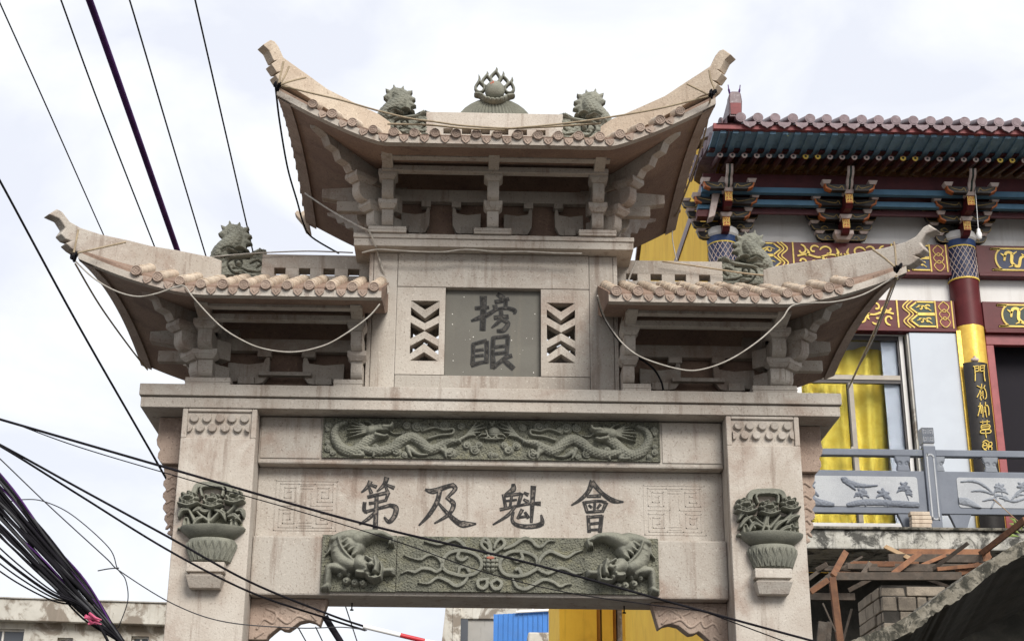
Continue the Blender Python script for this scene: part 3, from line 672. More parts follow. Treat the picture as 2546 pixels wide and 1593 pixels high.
def lion(mir):
    x0, x1 = -1.425, -0.797
    pn = MB().box(*sorted((x0 * (1, -1)[mir], x1 * (1, -1)[mir])), YL, 0.225, 4.04, 4.52)
    pn = pn.build('lion_panel', SGP, GATE, bevel=0.003)
    R = Relief(-1.5, -0.7, 4.0, 4.60, 0.0048)
    def C(pts, w, h, prof='round', base=0.0): R.cap(xz(pts, YL, zl), [x * KL for x in w], h, prof, base)
    C([(270, 240), (380, 205), (520, 190), (620, 215)], (60, 85, 100, 95), 0.12)                 # back and rump
    C([(600, 240), (700, 195), (820, 165), (930, 170), (1010, 205)], (120, 100, 68, 52, 44), (0.15, 0.15, 0.13, 0.12, 0.10))    # stretched hind leg
    C([(1010, 205), (1070, 230), (1062, 290)], (44, 36, 24), 0.11)                              # its paw
    for dx in (-36, -10, 18, 42): C([(1040 + dx * 0.7, 255), (1030 + dx, 325)], (13, 8), 0.10)
    C([(330, 280), (340, 400), (400, 520), (500, 580)], (90, 110, 120, 100), (0.11, 0.13, 0.15, 0.17))            # chest and body
    C([(500, 300), (600, 340), (560, 430)], (110, 90, 60), 0.13)
    C([(345, 240), (380, 350), (440, 440), (530, 530)], (20, 20, 20, 18), 0.028, 'round', 0.135)      # spine
    for k, (x, y) in enumerate(((280, 330), (270, 400), (300, 460), (350, 510), (400, 560))): C([(x + 80, y - 20), (x, y + 20)], (26, 6), 0.02, 'round', 0.11)
    for k, (x, y) in enumerate(((440, 270), (470, 330), (520, 380), (570, 440))): C([(x - 40, y + 20), (x + 30, y - 30)], (22, 5), 0.018, 'round', 0.12)
    C([(430, 640), (300, 610), (215, 620), (195, 720), (180, 830)], (75, 72, 62, 50, 44), (0.12, 0.13, 0.13, 0.11, 0.09))   # bent foreleg
    C([(190, 850), (150, 870)], (48, 40), 0.10)
    for dx in (-55, -25, 8, 40): C([(170 + dx, 860), (165 + dx, 905)], (15, 12), 0.09)
    C([(860, 660), (960, 655), (1040, 655)], (60, 50, 46), 0.11)                                 # other foreleg
    for dy in (-38, -12, 14, 38): C([(1040, 655 + dy), (1090, 660 + dy)], (14, 8), 0.095)
    C([(240, 260), (220, 360), (160, 440)], (34, 26, 8), 0.06)                                   # tail
    C([(635, 570), (700, 610)], (125, 110), (0.20, 0.20))                 # head
    C([(715, 500), (775, 545), (800, 610)], (20, 24, 20), 0.035, 'round', 0.185)                                   # brow
    C([(825, 515), (845, 600), (830, 700)], (48, 52, 55), 0.215)                                  # muzzle
    C([(900, 560), (915, 650), (895, 760)], (26, 28, 22), 0.17)                                  # lip
    C([(730, 720), (810, 770), (880, 750)], (46, 40, 28), 0.17)                                  # jaw
    C([(590, 690), (660, 700), (710, 670)], (36, 46, 18), 0.20)                                  # ear
    for x, y, r in ((445, 775, 55), (560, 800, 55), (665, 805, 52), (360, 700, 46), (480, 690, 44)):
        p = xz([(x, y)], YL, zl)[0]; R.cloud(p[0], p[1], r * KL, 0.13)
    p = xz([(770, 605)], YL, zl)[0]; R.blob(p[0], p[1], 34 * KL, 30 * KL, 0.03, base=0.185)
    R.groove(xz([(735, 560), (780, 565), (815, 600), (800, 645), (750, 650), (725, 610)], YL, zl), 0.006, 0.03)
    R.groove(xz([(760, 735), (820, 715), (870, 725)], YL, zl), 0.008, 0.09)
    R.groove(xz([(860, 520), (880, 620), (870, 700)], YL, zl), 0.006, 0.03)
    R.groove(xz([(600, 690), (690, 690)], YL, zl), 0.006, 0.03)
    # soften the joins between the limbs
    H = R.H
    for _ in range(2):
        Hs = (H + np.roll(H, 1, 0) + np.roll(H, -1, 0) + np.roll(H, 1, 1) + np.roll(H, -1, 1)) / 5; H = np.where(H > 0.004, Hs, H)
    R.H = H; R.rough(0.0006, 9)
    if mir:
        R.X = -R.X[:, ::-1]; R.H = R.H[:, ::-1]; R.xs = -R.xs[::-1]
    R.build('lion', SG, pn, YL)
lion(0); lion(1)
MB().tube([(-1.18, 0.55, 4.012), (-1.18, 0.55, 3.95)], 0.006, 6).tube([(-1.18, 0.55, 3.955), (-1.18, 0.55, 3.945)], 0.016, 8).build('hook', M['cable'], GATE)
MB().tube([(1.16, 0.55, 4.012), (1.16, 0.55, 3.95)], 0.006, 6).tube([(1.16, 0.55, 3.955), (1.16, 0.55, 3.945)], 0.016, 8).build('hook', M['cable'], GATE)

# --- spandrels under the lintel
for sx in (-1, 1):
    pts = [(-2.019, 4.008), (-1.37, 4.008), (-1.385, 3.95), (-1.43, 3.785), (-1.475, 3.815), (-1.53, 3.828), (-1.60, 3.812), (-1.645, 3.775), (-1.69, 3.742), (-1.735, 3.748), (-1.77, 3.768), (-1.82, 3.725), (-1.86, 3.688), (-1.87, 3.66), (-2.019, 3.66)]
    sp = MB().prism([(sx * -x if sx > 0 else x, z) for x, z in pts], 0.36, 0.52).build('spandrel', SW, GATE, bevel=0.008)
    R = Relief(-2.0, -1.38, 3.66, 4.0, 0.006)
    for p in ([(-1.95, 3.75), (-1.9, 3.83), (-1.82, 3.80), (-1.80, 3.88), (-1.88, 3.92)], [(-1.78, 3.85), (-1.7, 3.80), (-1.62, 3.86), (-1.55, 3.84)], [(-1.7, 3.93), (-1.62, 3.90), (-1.52, 3.95), (-1.44, 3.9)],
              [(-1.93, 3.95), (-1.85, 3.97), (-1.78, 3.94)], [(-1.66, 3.84), (-1.6, 3.92)], [(-1.5, 3.87), (-1.46, 3.83)], [(-1.96, 3.68), (-1.9, 3.72)]):
        R.cap(p, 0.012, 0.012)
    for x, z in ((-1.74, 3.9), (-1.58, 3.88), (-1.88, 3.87)): R.cloud(x, z, 0.03, 0.012)
    if sx > 0: R.X = -R.X[:, ::-1]; R.H = R.H[:, ::-1]; R.xs = -R.xs[::-1]
    R.build('scroll_carving', SW, sp, 0.36, sink=0.004)

# --- scalloped corbels under the cornice ends
def scallop(pts, z_lo, n, amp):
    return pts
for sx in (-1, 1):
    edge = [(-2.905, 5.563), (-2.905, 5.40), (-2.915, 5.36), (-2.905, 5.31), (-2.875, 5.27), (-2.89, 5.24), (-2.892, 5.20), (-2.87, 5.165), (-2.85, 5.145)]
    P = [(-2.656, 5.563)] + edge + [(-2.656, 5.145)]
    MB().prism([(x * -sx, z) for x, z in P], 0.27, 0.62).build('corbel', SW, GATE, bevel=0.008)
    edge = [(-2.845, 5.141), (-2.835, 5.08), (-2.815, 5.045)]
    for zc_, x in ((4.985, -2.80), (4.88, -2.795), (4.775, -2.785), (4.68, -2.765)):
        edge += [(x - 0.012, zc_ + 0.045), (x - 0.034, zc_ + 0.02), (x - 0.036, zc_ - 0.015), (x - 0.012, zc_ - 0.045)]
    edge += [(-2.745, 4.59), (-2.735, 4.53), (-2.715, 4.49), (-2.70, 4.47)]
    P = [(-2.656, 5.141)] + edge + [(-2.656, 4.47)]
    cb = MB().prism([(x * -sx, z) for x, z in P], 0.33, 0.52).build('corbel', SW, GATE, bevel=0.006)
    R = Relief(-2.83, -2.66, 4.5, 5.12, 0.006)
    for k in range(5):
        z = 5.03 - k * 0.11
        R.cap([(-2.79 + 0.02 * (k > 2), z), (-2.74, z + 0.03), (-2.70, z - 0.01), (-2.73, z - 0.05)], 0.012, 0.012); R.cloud(-2.74, z - 0.04, 0.02, 0.012)
    if sx > 0: R.X = -R.X[:, ::-1]; R.H = R.H[:, ::-1]; R.xs = -R.xs[::-1]
    R.build('scroll_carving', SW, cb, 0.33, sink=0.004)

# --- flower baskets on the column faces
zb = zoomed(370, 980, 3.024); YB = -0.02; KB = 1 / 3.024 / 301.0
def basket(mir):
    e = empty('flower_basket', (2.337 * (1 if mir else -1), 0, 4.35), GATE)
    off = 4.675 if mir else 0.0
    def B(pts): return [(x + off, z) for x, z in xz(pts, YB, zb)]
    # shelf
    a = B([(300, 1285), (570, 1460)]); x0, x1 = a[0][0], a[1][0]; zt_, zb_ = a[0][1], a[1][1]
    MB().box(x0, x1, -0.13, 0.0, zt_ - 0.07, zt_ + 0.01).box(x0 + 0.025, x1 - 0.025, -0.10, 0.0, zt_ - 0.10, zt_ - 0.07).build('shelf_top', S, e, bevel=0.006)
    MB().frustum((x0 + 0.03, x1 - 0.03, -0.10, 0.0), (x0, x1, -0.15, 0.0), zt_ - 0.20, zt_ - 0.10).build('shelf_bracket', S, e, bevel=0.005)
    cx = (x0 + x1) / 2 + 0.02
    pz = lambda y: B([(450, y)])[0][1]
    # woven foot
    zf0, zf1 = zt_ + 0.012, pz(1098)
    f = MB(); f.lathe([(0.13, zf0), (0.155, zf0 + 0.02), (0.195, (zf0 + zf1) / 2), (0.205, zf1 - 0.03), (0.19, zf1), (0.12, zf1 + 0.002)], cx, -0.005, 28, math.pi, 2 * math.pi, 0.85)
    f = f.build('basket_foot', SG, e, 50)
    wv = MB()
    for k in range(11):
        for s in (-1, 1):
            a0 = math.pi + math.pi * (k + 0.5) / 11
            pts = []
            for t in np.linspace(0, 1, 6):
                r = 0.157 + (0.203 - 0.157) * min(1, t * 1.25); aa = a0 + s * 0.22 * (t - 0.5)
                pts.append((cx + r * math.cos(aa), -0.005 + 0.85 * r * math.sin(aa), zf0 + 0.02 + (zf1 - zf0 - 0.05) * t))
            wv.tube(pts, 0.011, 5)
    wv.build('weave', SG, f, 60)
    # bowl
    zb0, zb1 = zf1 + 0.003, pz(1005)
    MB().lathe([(0.17, zb0), (0.235, zb0 + 0.05), (0.268, zb1 - 0.02), (0.272, zb1), (0.25, zb1 + 0.004), (0.12, zb1 + 0.004)], cx, -0.003, 30, math.pi, 2 * math.pi, 0.75).build('bowl', SG, e, 50)
    # flowers and leaves
    R = Relief(cx - 0.34, cx + 0.34, zb1 - 0.02, pz(650), 0.0045)
    def C(pts, w, h, prof='round', base=0.0): R.cap(B(pts), [x * KB for x in w], h, prof, base)
    C([(230, 1010), (460, 1015), (700, 1005)], (16, 16, 16), 0.06)
    stems = [[(460, 1010), (455, 930), (470, 880)], [(350, 960), (320, 900), (290, 850)], [(470, 960), (530, 900), (560, 870)], [(600, 900), (640, 860), (650, 830)], [(455, 960), (400, 920), (370, 890)]]
    for s in stems: C(s, (20, 15, 12), 0.09)
    leaves = [[(230, 930), (260, 880), (320, 880)], [(340, 1000), (370, 950), (420, 935)], [(390, 880), (430, 890), (470, 880)], [(500, 880), (560, 900), (580, 955)], [(600, 930), (650, 920), (695, 960)],
              [(660, 890), (700, 880), (715, 930)], [(340, 890), (380, 870), (420, 870)], [(620, 960), (660, 940), (690, 915)]]
    if mir: leaves = [[(240, 960), (290, 900), (350, 870)], [(300, 1000), (350, 930), (420, 960)], [(400, 1000), (450, 900), (480, 840)], [(480, 1000), (540, 930), (610, 900)], [(520, 1000), (600, 960), (690, 960)], [(600, 930), (650, 880), (710, 870)], [(240, 900), (270, 860), (300, 850)]]
    for l in leaves: C(l, (8, 24, 5), 0.11); R.groove(B(l), 0.005, 0.02)
    for x, y, r in ((305, 790, 74), (482, 805, 72), (648, 775, 68)):
        for k, a in enumerate(np.linspace(0, 2 * math.pi, 9)[:-1]):
            C([(x + 0.3 * r * math.cos(a), y + 0.3 * r * math.sin(a)), (x + 0.8 * r * math.cos(a), y + 0.62 * r * math.sin(a))], (0.34 * r, 0.28 * r), 0.10 + 0.012 * (k % 2))
        C([(x - r, y + 0.55 * r), (x, y + 0.8 * r), (x + r, y + 0.5 * r)], (0.16 * r, 0.24 * r, 0.16 * r), 0.13)
        C([(x - 0.75 * r, y + 0.15 * r), (x, y + 0.5 * r), (x + 0.75 * r, y + 0.1 * r)], (0.16 * r, 0.24 * r, 0.16 * r), 0.14)
        C([(x - 0.3 * r, y - 0.05 * r), (x + 0.3 * r, y - 0.1 * r)], (0.3 * r, 0.28 * r), 0.15)
        for q_ in (0.42, 0.68): 
            R.groove(B([(x + q_ * r * math.cos(a), y - 0.05 * r + q_ * 0.8 * r * math.sin(a)) for a in np.linspace(0, 2 * math.pi, 13)]), 0.005, 0.03)
    for x in (285, 640): C([(x, 985), (x, 945)], (36, 24), 0.09); R.groove(B([(x, 1000), (x, 950)]), 0.012, 0.05)
    C([(345, 740), (375, 692), (480, 680), (590, 690), (612, 740)], (22, 24, 22, 24, 22), 0.07, 'flat')
    C([(405, 770), (408, 705), (555, 705), (558, 770)], (9, 9, 9, 9), 0.08, 'flat')
    R.build('flowers', SG, e, YB + 0.02, sink=0.002)
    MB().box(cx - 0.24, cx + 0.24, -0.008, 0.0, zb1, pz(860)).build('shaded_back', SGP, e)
basket(0); basket(1)

# ------------------------------------------------------------------ gateway: upper body
YU = 0.20
for sx in (-1, 1):
    xa, xb = sorted((sx * 0.868, sx * 1.085)); MB().box(xa, xb, YU, 0.90, 5.774, 7.128).build('pier', S, GATE, bevel=BV)
    xa, xb = sorted((sx * 1.088, sx * 1.125)); MB().box(xa, xb, YU + 0.004, 0.88, 5.774, 7.128).build('pier_edge', S, GATE, bevel=0.004)
    # rear of the hollow tower
    xa, xb = sorted((sx * 0.43, sx * 0.865))
    for (y0, y1) in ((YU + 0.002, 0.32), (0.78, 0.898)):
        fx0, fx1, z0, z1 = xa, xb, 5.968, 6.797
        hx0, hx1 = sorted((sx * 0.483, sx * 0.738)); h0, h1 = 6.095, 6.668
        f = MB().box(fx0, fx1, y0, y1, z0, h0).box(fx0, fx1, y0, y1, h1, z1).box(fx0, hx0, y0, y1, h0, h1).box(hx1, fx1, y0, y1, h0, h1)
        lat = f.build('lattice_panel', S, GATE)
        H = h1 - h0; mx = (hx0 + hx1) / 2
        for k, (a0, a1, b0, b1) in enumerate(((0.0, 77, 57, 150), (125, 193, 187, 254), (515, 438, 458, 365), (390, 322, 328, 261))):
            g = lambda v: h1 - H * v / 515.0
            MB().prism([(hx0, g(a0)), (mx, g(a1)), (hx1, g(a0)), (hx1, g(b0)), (mx, g(b1)), (hx0, g(b0))], y0 + 0.004, y1 - 0.004).build('chevron', S, lat)
MB().box(-0.865, 0.865, YU - 0.006, 0.90, 6.80, 7.128).build('frieze_block', S, GATE, bevel=0.006)
MB().box(-0.865, 0.865, YU, 0.90, 5.774, 5.962).build('sill_block', S, GATE, bevel=0.006)
pl = MB().box(-0.427, 0.427, 0.262, 0.42, 5.966, 6.797).build('plaque', M['slate'], GATE)
for key in ('bang', 'yan'): character(key, 0.262, pl, M['slate_worn'])
for x, y in ((325, 230), (945, 125), (150, 485), (150, 640), (1090, 745), (1390, 485), (165, 1090), (160, 1185), (660, 1020), (1210, 1030), (1165, 1085), (885, 1310), (410, 735), (465, 830), (345, 870), (415, 865), (1265, 848), (1355, 855), (1040, 880), (310, 1355), (1370, 1365), (860, 625)):
    p = at(*zc3(x, y), 0.258); r = RNG.choice((0.0025, 0.0035, 0.005)); MB().sphere((p[0], 0.261, p[2]), r, 7, 4, (1, 0.4, 1)).build('paint_fleck', M['white_fleck'], pl)

# upper cornice plate
MB().box(-1.262, 1.262, 0.045, 1.0, 7.131, 7.205).box(-1.268, 1.268, 0.03, 1.015, 7.205, 7.248).build('upper_cornice', S, GATE, bevel=0.005)

# ------------------------------------------------------------------ gateway: bracket sets
def rounded_arm(z0, z1, p_in, p_out, r=0.08):
    pts = [(p_in, z0), (p_out - r, z0)]
    for a in np.linspace(-math.pi / 2, 0, 6)[1:]: pts.append((p_out - r + r * math.cos(a), z0 + r + r * math.sin(a)))
    return pts + [(p_out, z1), (p_in, z1)]

def bracket_set(origin, ang, z0, scale=1.0, corner=False, width=0.105, tops=1.0, foot=True, reach=0.55):
    """stone brackets stepping out from the wall; ang is the direction they reach in plan"""
    e = empty('bracket_set', (origin[0], origin[1], z0), GATE)
    dx, dy = math.cos(ang), math.sin(ang)
    fn = lambda p, z, c: (origin[0] + dx * p - dy * c, origin[1] + dy * p + dx * c, z)
    w = width / 2
    def arm(poly, name='arm', ww=w): MB().prism(poly, -ww, ww, fn).build(name, S, e, bevel=0.005)
    def block(p0, p1, za, zb_):
        zm = za + (zb_ - za) * 0.45
        m = MB(); hw = w * 1.62
        def fr(pa, pb, ha, z1, pc, pd, hb, z2):
            vs = [fn(pa, z1, -ha), fn(pb, z1, -ha), fn(pb, z1, ha), fn(pa, z1, ha), fn(pc, z2, -hb), fn(pd, z2, -hb), fn(pd, z2, hb), fn(pc, z2, hb)]
            m.add(vs, [(0, 3, 2, 1), (4, 5, 6, 7), (0, 1, 5, 4), (1, 2, 6, 5), (2, 3, 7, 6), (3, 0, 4, 7)])
        fr(p0 + 0.03 * scale, p1 - 0.03 * scale, w * 1.1, za, p0, p1, hw, zm); fr(p0, p1, hw, zm + 0.0005, p0, p1, hw, zb_)
        m.build('block', S, e, bevel=0.004)
    s = scale
    arm(rounded_arm(z0, z0 + 0.16, -0.3, 0.03 * s, 0.075))
    block(-0.07 * s, 0.085 * s, z0 + 0.148, z0 + 0.232)
    arm(rounded_arm(z0 + 0.222, z0 + 0.39, -0.3, 0.165 * s, 0.085))
    block(0.03 * s, 0.215 * s, z0 + 0.38, z0 + 0.462)
    if not corner:
        t = z0 + 0.455
        arm([(-0.3, t), (0.22, t), (0.30, t + 0.008), (reach, t + 0.04 * tops), (reach, t + 0.13 * tops), (0.1, t + 0.16), (-0.3, t + 0.16)], ww=w * 0.92)
    else:
        t = z0 + 0.455
        st = [(-0.2, t), (0.30, t), (0.34, t + 0.055), (0.43, t + 0.075), (0.47, t + 0.15), (0.56, t + 0.17), (0.60, t + 0.245), (0.72, t + 0.30)]
        arm([(a, b) for a, b in st] + [(0.76, t + 0.42), (0.45, t + 0.36), (-0.2, t + 0.30)], ww=w * 0.9)
    return e

ZP = 7.250   # top roof stands on the plate
for x in (-0.965, -0.015, 0.935):
    MB().box(x - 0.17, x + 0.17, 0.005, 0.40, ZP, ZP + 0.058).box(x - 0.175, x + 0.175, 0.0, 0.40, ZP + 0.024, ZP + 0.034).build('bracket_seat', S, GATE, bevel=0.004)
    bracket_set((x, 0.0), -math.pi / 2, ZP + 0.06)
D45 = math.radians(38)
for sx in (-1, 1):
    bracket_set((sx * 1.10, 0.06), -math.pi / 2 + sx * math.radians(47), ZP + 0.06, 1.3, True)
    bracket_set((sx * 1.10, 1.0), math.pi / 2 - sx * math.radians(47), ZP + 0.06, 1.3, True)
    bracket_set((sx * 1.12, 0.53), 0 if sx > 0 else math.pi, ZP + 0.06, reach=0.5)
    MB().box(*sorted((sx * 0.95, sx * 1.262)), 0.30, 0.80, ZP, ZP + 0.055).build('bracket_seat', S, GATE, bevel=0.004)
    MB().box(*sorted((sx * 1.0, sx * 1.46)), 0.33, 0.41, 7.60, 7.70).build('tie_beam', S, GATE, bevel=0.004)
# long horizontal members behind the brackets
MB().box(-1.02, 1.02, -0.43, -0.35, 7.790, 7.83).build('purlin', S, GATE, bevel=0.004)
MB().box(-1.02, 1.02, -0.24, -0.16, 7.748, 7.80).build('purlin', S, GATE, bevel=0.004)
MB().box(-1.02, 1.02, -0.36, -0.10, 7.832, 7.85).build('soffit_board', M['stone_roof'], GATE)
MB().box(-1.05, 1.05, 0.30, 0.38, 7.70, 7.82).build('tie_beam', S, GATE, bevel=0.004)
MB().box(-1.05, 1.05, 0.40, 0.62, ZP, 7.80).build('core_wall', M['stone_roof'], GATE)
def cloud_arms(xc, half, z0, zt_, y, n0):
    """the curved side arms, blocks and sill in one bay between two brackets"""
    h = zt_ - z0
    for s in (-1, 1):
        g = lambda u, v: (xc + s * half * u, z0 + h * v)
        P = [g(0.92, 0.30), g(0.66, 0.34), g(0.50, 0.26), g(0.36, 0.30), g(0.27, 0.46), g(0.26, 0.72), g(0.27, 0.86), g(0.33, 0.86), g(0.36, 0.74), g(0.60, 0.70), g(0.92, 0.74)]
        MB().prism(P, y, y + 0.07).build('cloud_arm', S, GATE, bevel=0.004)
        xa, xb = sorted((xc + s * half * 0.24, xc + s * half * 0.46)); MB().box(xa, xb, y - 0.025, y + 0.06, z0 + h * 0.86, z0 + h * 1.0).build('bearing_block', S, GATE, bevel=0.006)
        xa, xb = sorted((xc + s * half * 0.48, xc + s * half * 0.74)); MB().box(xa, xb, y - 0.045, y + 0.05, z0 + h * 0.24, z0 + h * 0.40).box(xa + 0.02, xb - 0.02, y - 0.03, y + 0.04, z0, z0 + h * 0.24).build('bearing_block', S, GATE, bevel=0.006)
    MB().box(xc - half * 0.46, xc + half * 0.46, y + 0.005, y + 0.065, z0, z0 + h * 0.22).build('sill', S, GATE, bevel=0.004)
for xc in (-0.49, 0.46): cloud_arms(xc, 0.40, ZP + 0.002, 7.70, 0.30, 0)

# side roofs stand on the main cornice
ZC = 5.774
for sx in (-1, 1):
    for x, seat in ((2.49, (2.27, 2.66)), (1.185, (1.13, 1.38))):
        xa, xb = sorted((sx * seat[0], sx * seat[1])); MB().box(xa, xb, 0.005, 0.40, ZC, ZC + 0.072).box(xa - 0.004, xb + 0.004, 0.0, 0.40, ZC + 0.03, ZC + 0.042).build('bracket_seat', S, GATE, bevel=0.004)
        bracket_set((sx * x, 0.0), -math.pi / 2, ZC + 0.075, width=0.125 if x > 2 else 0.10, reach=0.48)
    bracket_set((sx * 2.58, 0.06), -math.pi / 2 + sx * math.radians(47), ZC + 0.075, 1.3, True, width=0.125)
    bracket_set((sx * 2.58, 1.0), math.pi / 2 - sx * math.radians(47), ZC + 0.075, 1.3, True, width=0.125)
    bracket_set((sx * 2.60, 0.53), 0 if sx > 0 else math.pi, ZC + 0.075, reach=0.5, width=0.125)
    MB().box(*sorted((sx * 2.45, sx * 2.98)), 0.33, 0.41, 6.10, 6.20).build('tie_beam', S, GATE, bevel=0.004)
    a, b = sorted((sx * 1.13, sx * 2.55))
    MB().box(a, b, -0.43, -0.35, 6.335, 6.385).build('purlin', S, GATE, bevel=0.004)
    MB().box(a, b, -0.24, -0.16, 6.292, 6.345).build('purlin', S, GATE, bevel=0.004)
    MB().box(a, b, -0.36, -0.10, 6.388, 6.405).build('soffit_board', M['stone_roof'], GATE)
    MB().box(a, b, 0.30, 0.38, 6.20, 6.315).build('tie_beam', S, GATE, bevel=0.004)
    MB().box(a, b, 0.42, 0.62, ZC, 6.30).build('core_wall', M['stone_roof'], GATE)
    cloud_arms(sx * 1.835, 0.56, ZC + 0.002, 6.20, 0.30, 0)
    xa, xb = sorted((sx * 1.60, sx * 2.07)); MB().box(xa, xb, 0.24, 0.31, ZC + 0.18, ZC + 0.215).build('ledge', S, GATE, bevel=0.003)

# ------------------------------------------------------------------ gateway: roofs
YF, YR, YM = -0.79, 1.85, 0.53
EH = YM - YF
def lift_top(x): return 0.44 * max(0.0, (abs(x) - 0.98) / 0.94) ** 1.25
def lift_side(x): return 0.31 * max(0.0, (abs(x) - 2.42) / 1.06) ** 1.55
SLOPE = 0.46
# shared tile meshes: a half-round cover tile, an end disc with a square emblem, a pointed drip tile
def cover_tile_mesh():
    m = MB(); n = 9; L = 0.155; rows = []
    for y, r in ((0, 0.045), (0.012, 0.0475), (0.02, 0.044), (L, 0.042)):
        rows.append([(r * math.cos(a), y, r * math.sin(a)) for a in np.linspace(-0.25, math.pi + 0.25, n)])
    vs = [p for r in rows for p in r]; fs = []
    for i in range(len(rows) - 1):
        for k in range(n - 1): fs.append((i * n + k, i * n + k + 1, (i + 1) * n + k + 1, (i + 1) * n + k))
    fs.append(tuple(range(n))); fs.append(tuple((len(rows) - 1) * n + k for k in range(n - 1, -1, -1)))
    return m.add(vs, fs).mesh('cover_tile', SCR, 50)
TILE = cover_tile_mesh()
def tile_end_mesh():
    m = MB(); m.tube([(0, 0.03, 0), (0, 0.0, 0)], 0.045, 20)
    n = 20; vs = []; fs = []
    for r, y in ((0.045, 0.0), (0.043, -0.006), (0.037, -0.006), (0.034, 0.0)):
        vs += [(r * math.cos(2 * math.pi * k / n), y, r * math.sin(2 * math.pi * k / n)) for k in range(n)]
    for i in range(3):
        for k in range(n): l = (k + 1) % n; fs.append((i * n + k, i * n + l, (i + 1) * n + l, (i + 1) * n + k))
    m.add(vs, fs)
    for a, b in (((-0.024, -0.024), (0.024, -0.016)), ((-0.024, 0.016), (0.024, 0.024)), ((-0.024, -0.014), (-0.016, 0.014)), ((0.016, -0.014), (0.024, 0.014))):
        m.box(a[0], b[0], -0.004, 0.0, a[1], b[1])
    m.box(-0.007, 0.007, -0.004, 0, -0.007, 0.007)
    return m.mesh('tile_end', SW, 40)
TEND = tile_end_mesh()
DRIP = MB().prism([(-0.038, 0.03), (0.038, 0.03), (0.036, 0.0), (0.018, -0.022), (0, -0.034), (-0.018, -0.022), (-0.036, 0.0)], -0.006, 0.016)
DRIP.prism([(-0.02, 0.015), (0.02, 0.015), (0.0, -0.018)], -0.011, -0.005)
DRIP = DRIP.mesh('drip_tile', SW, 30)

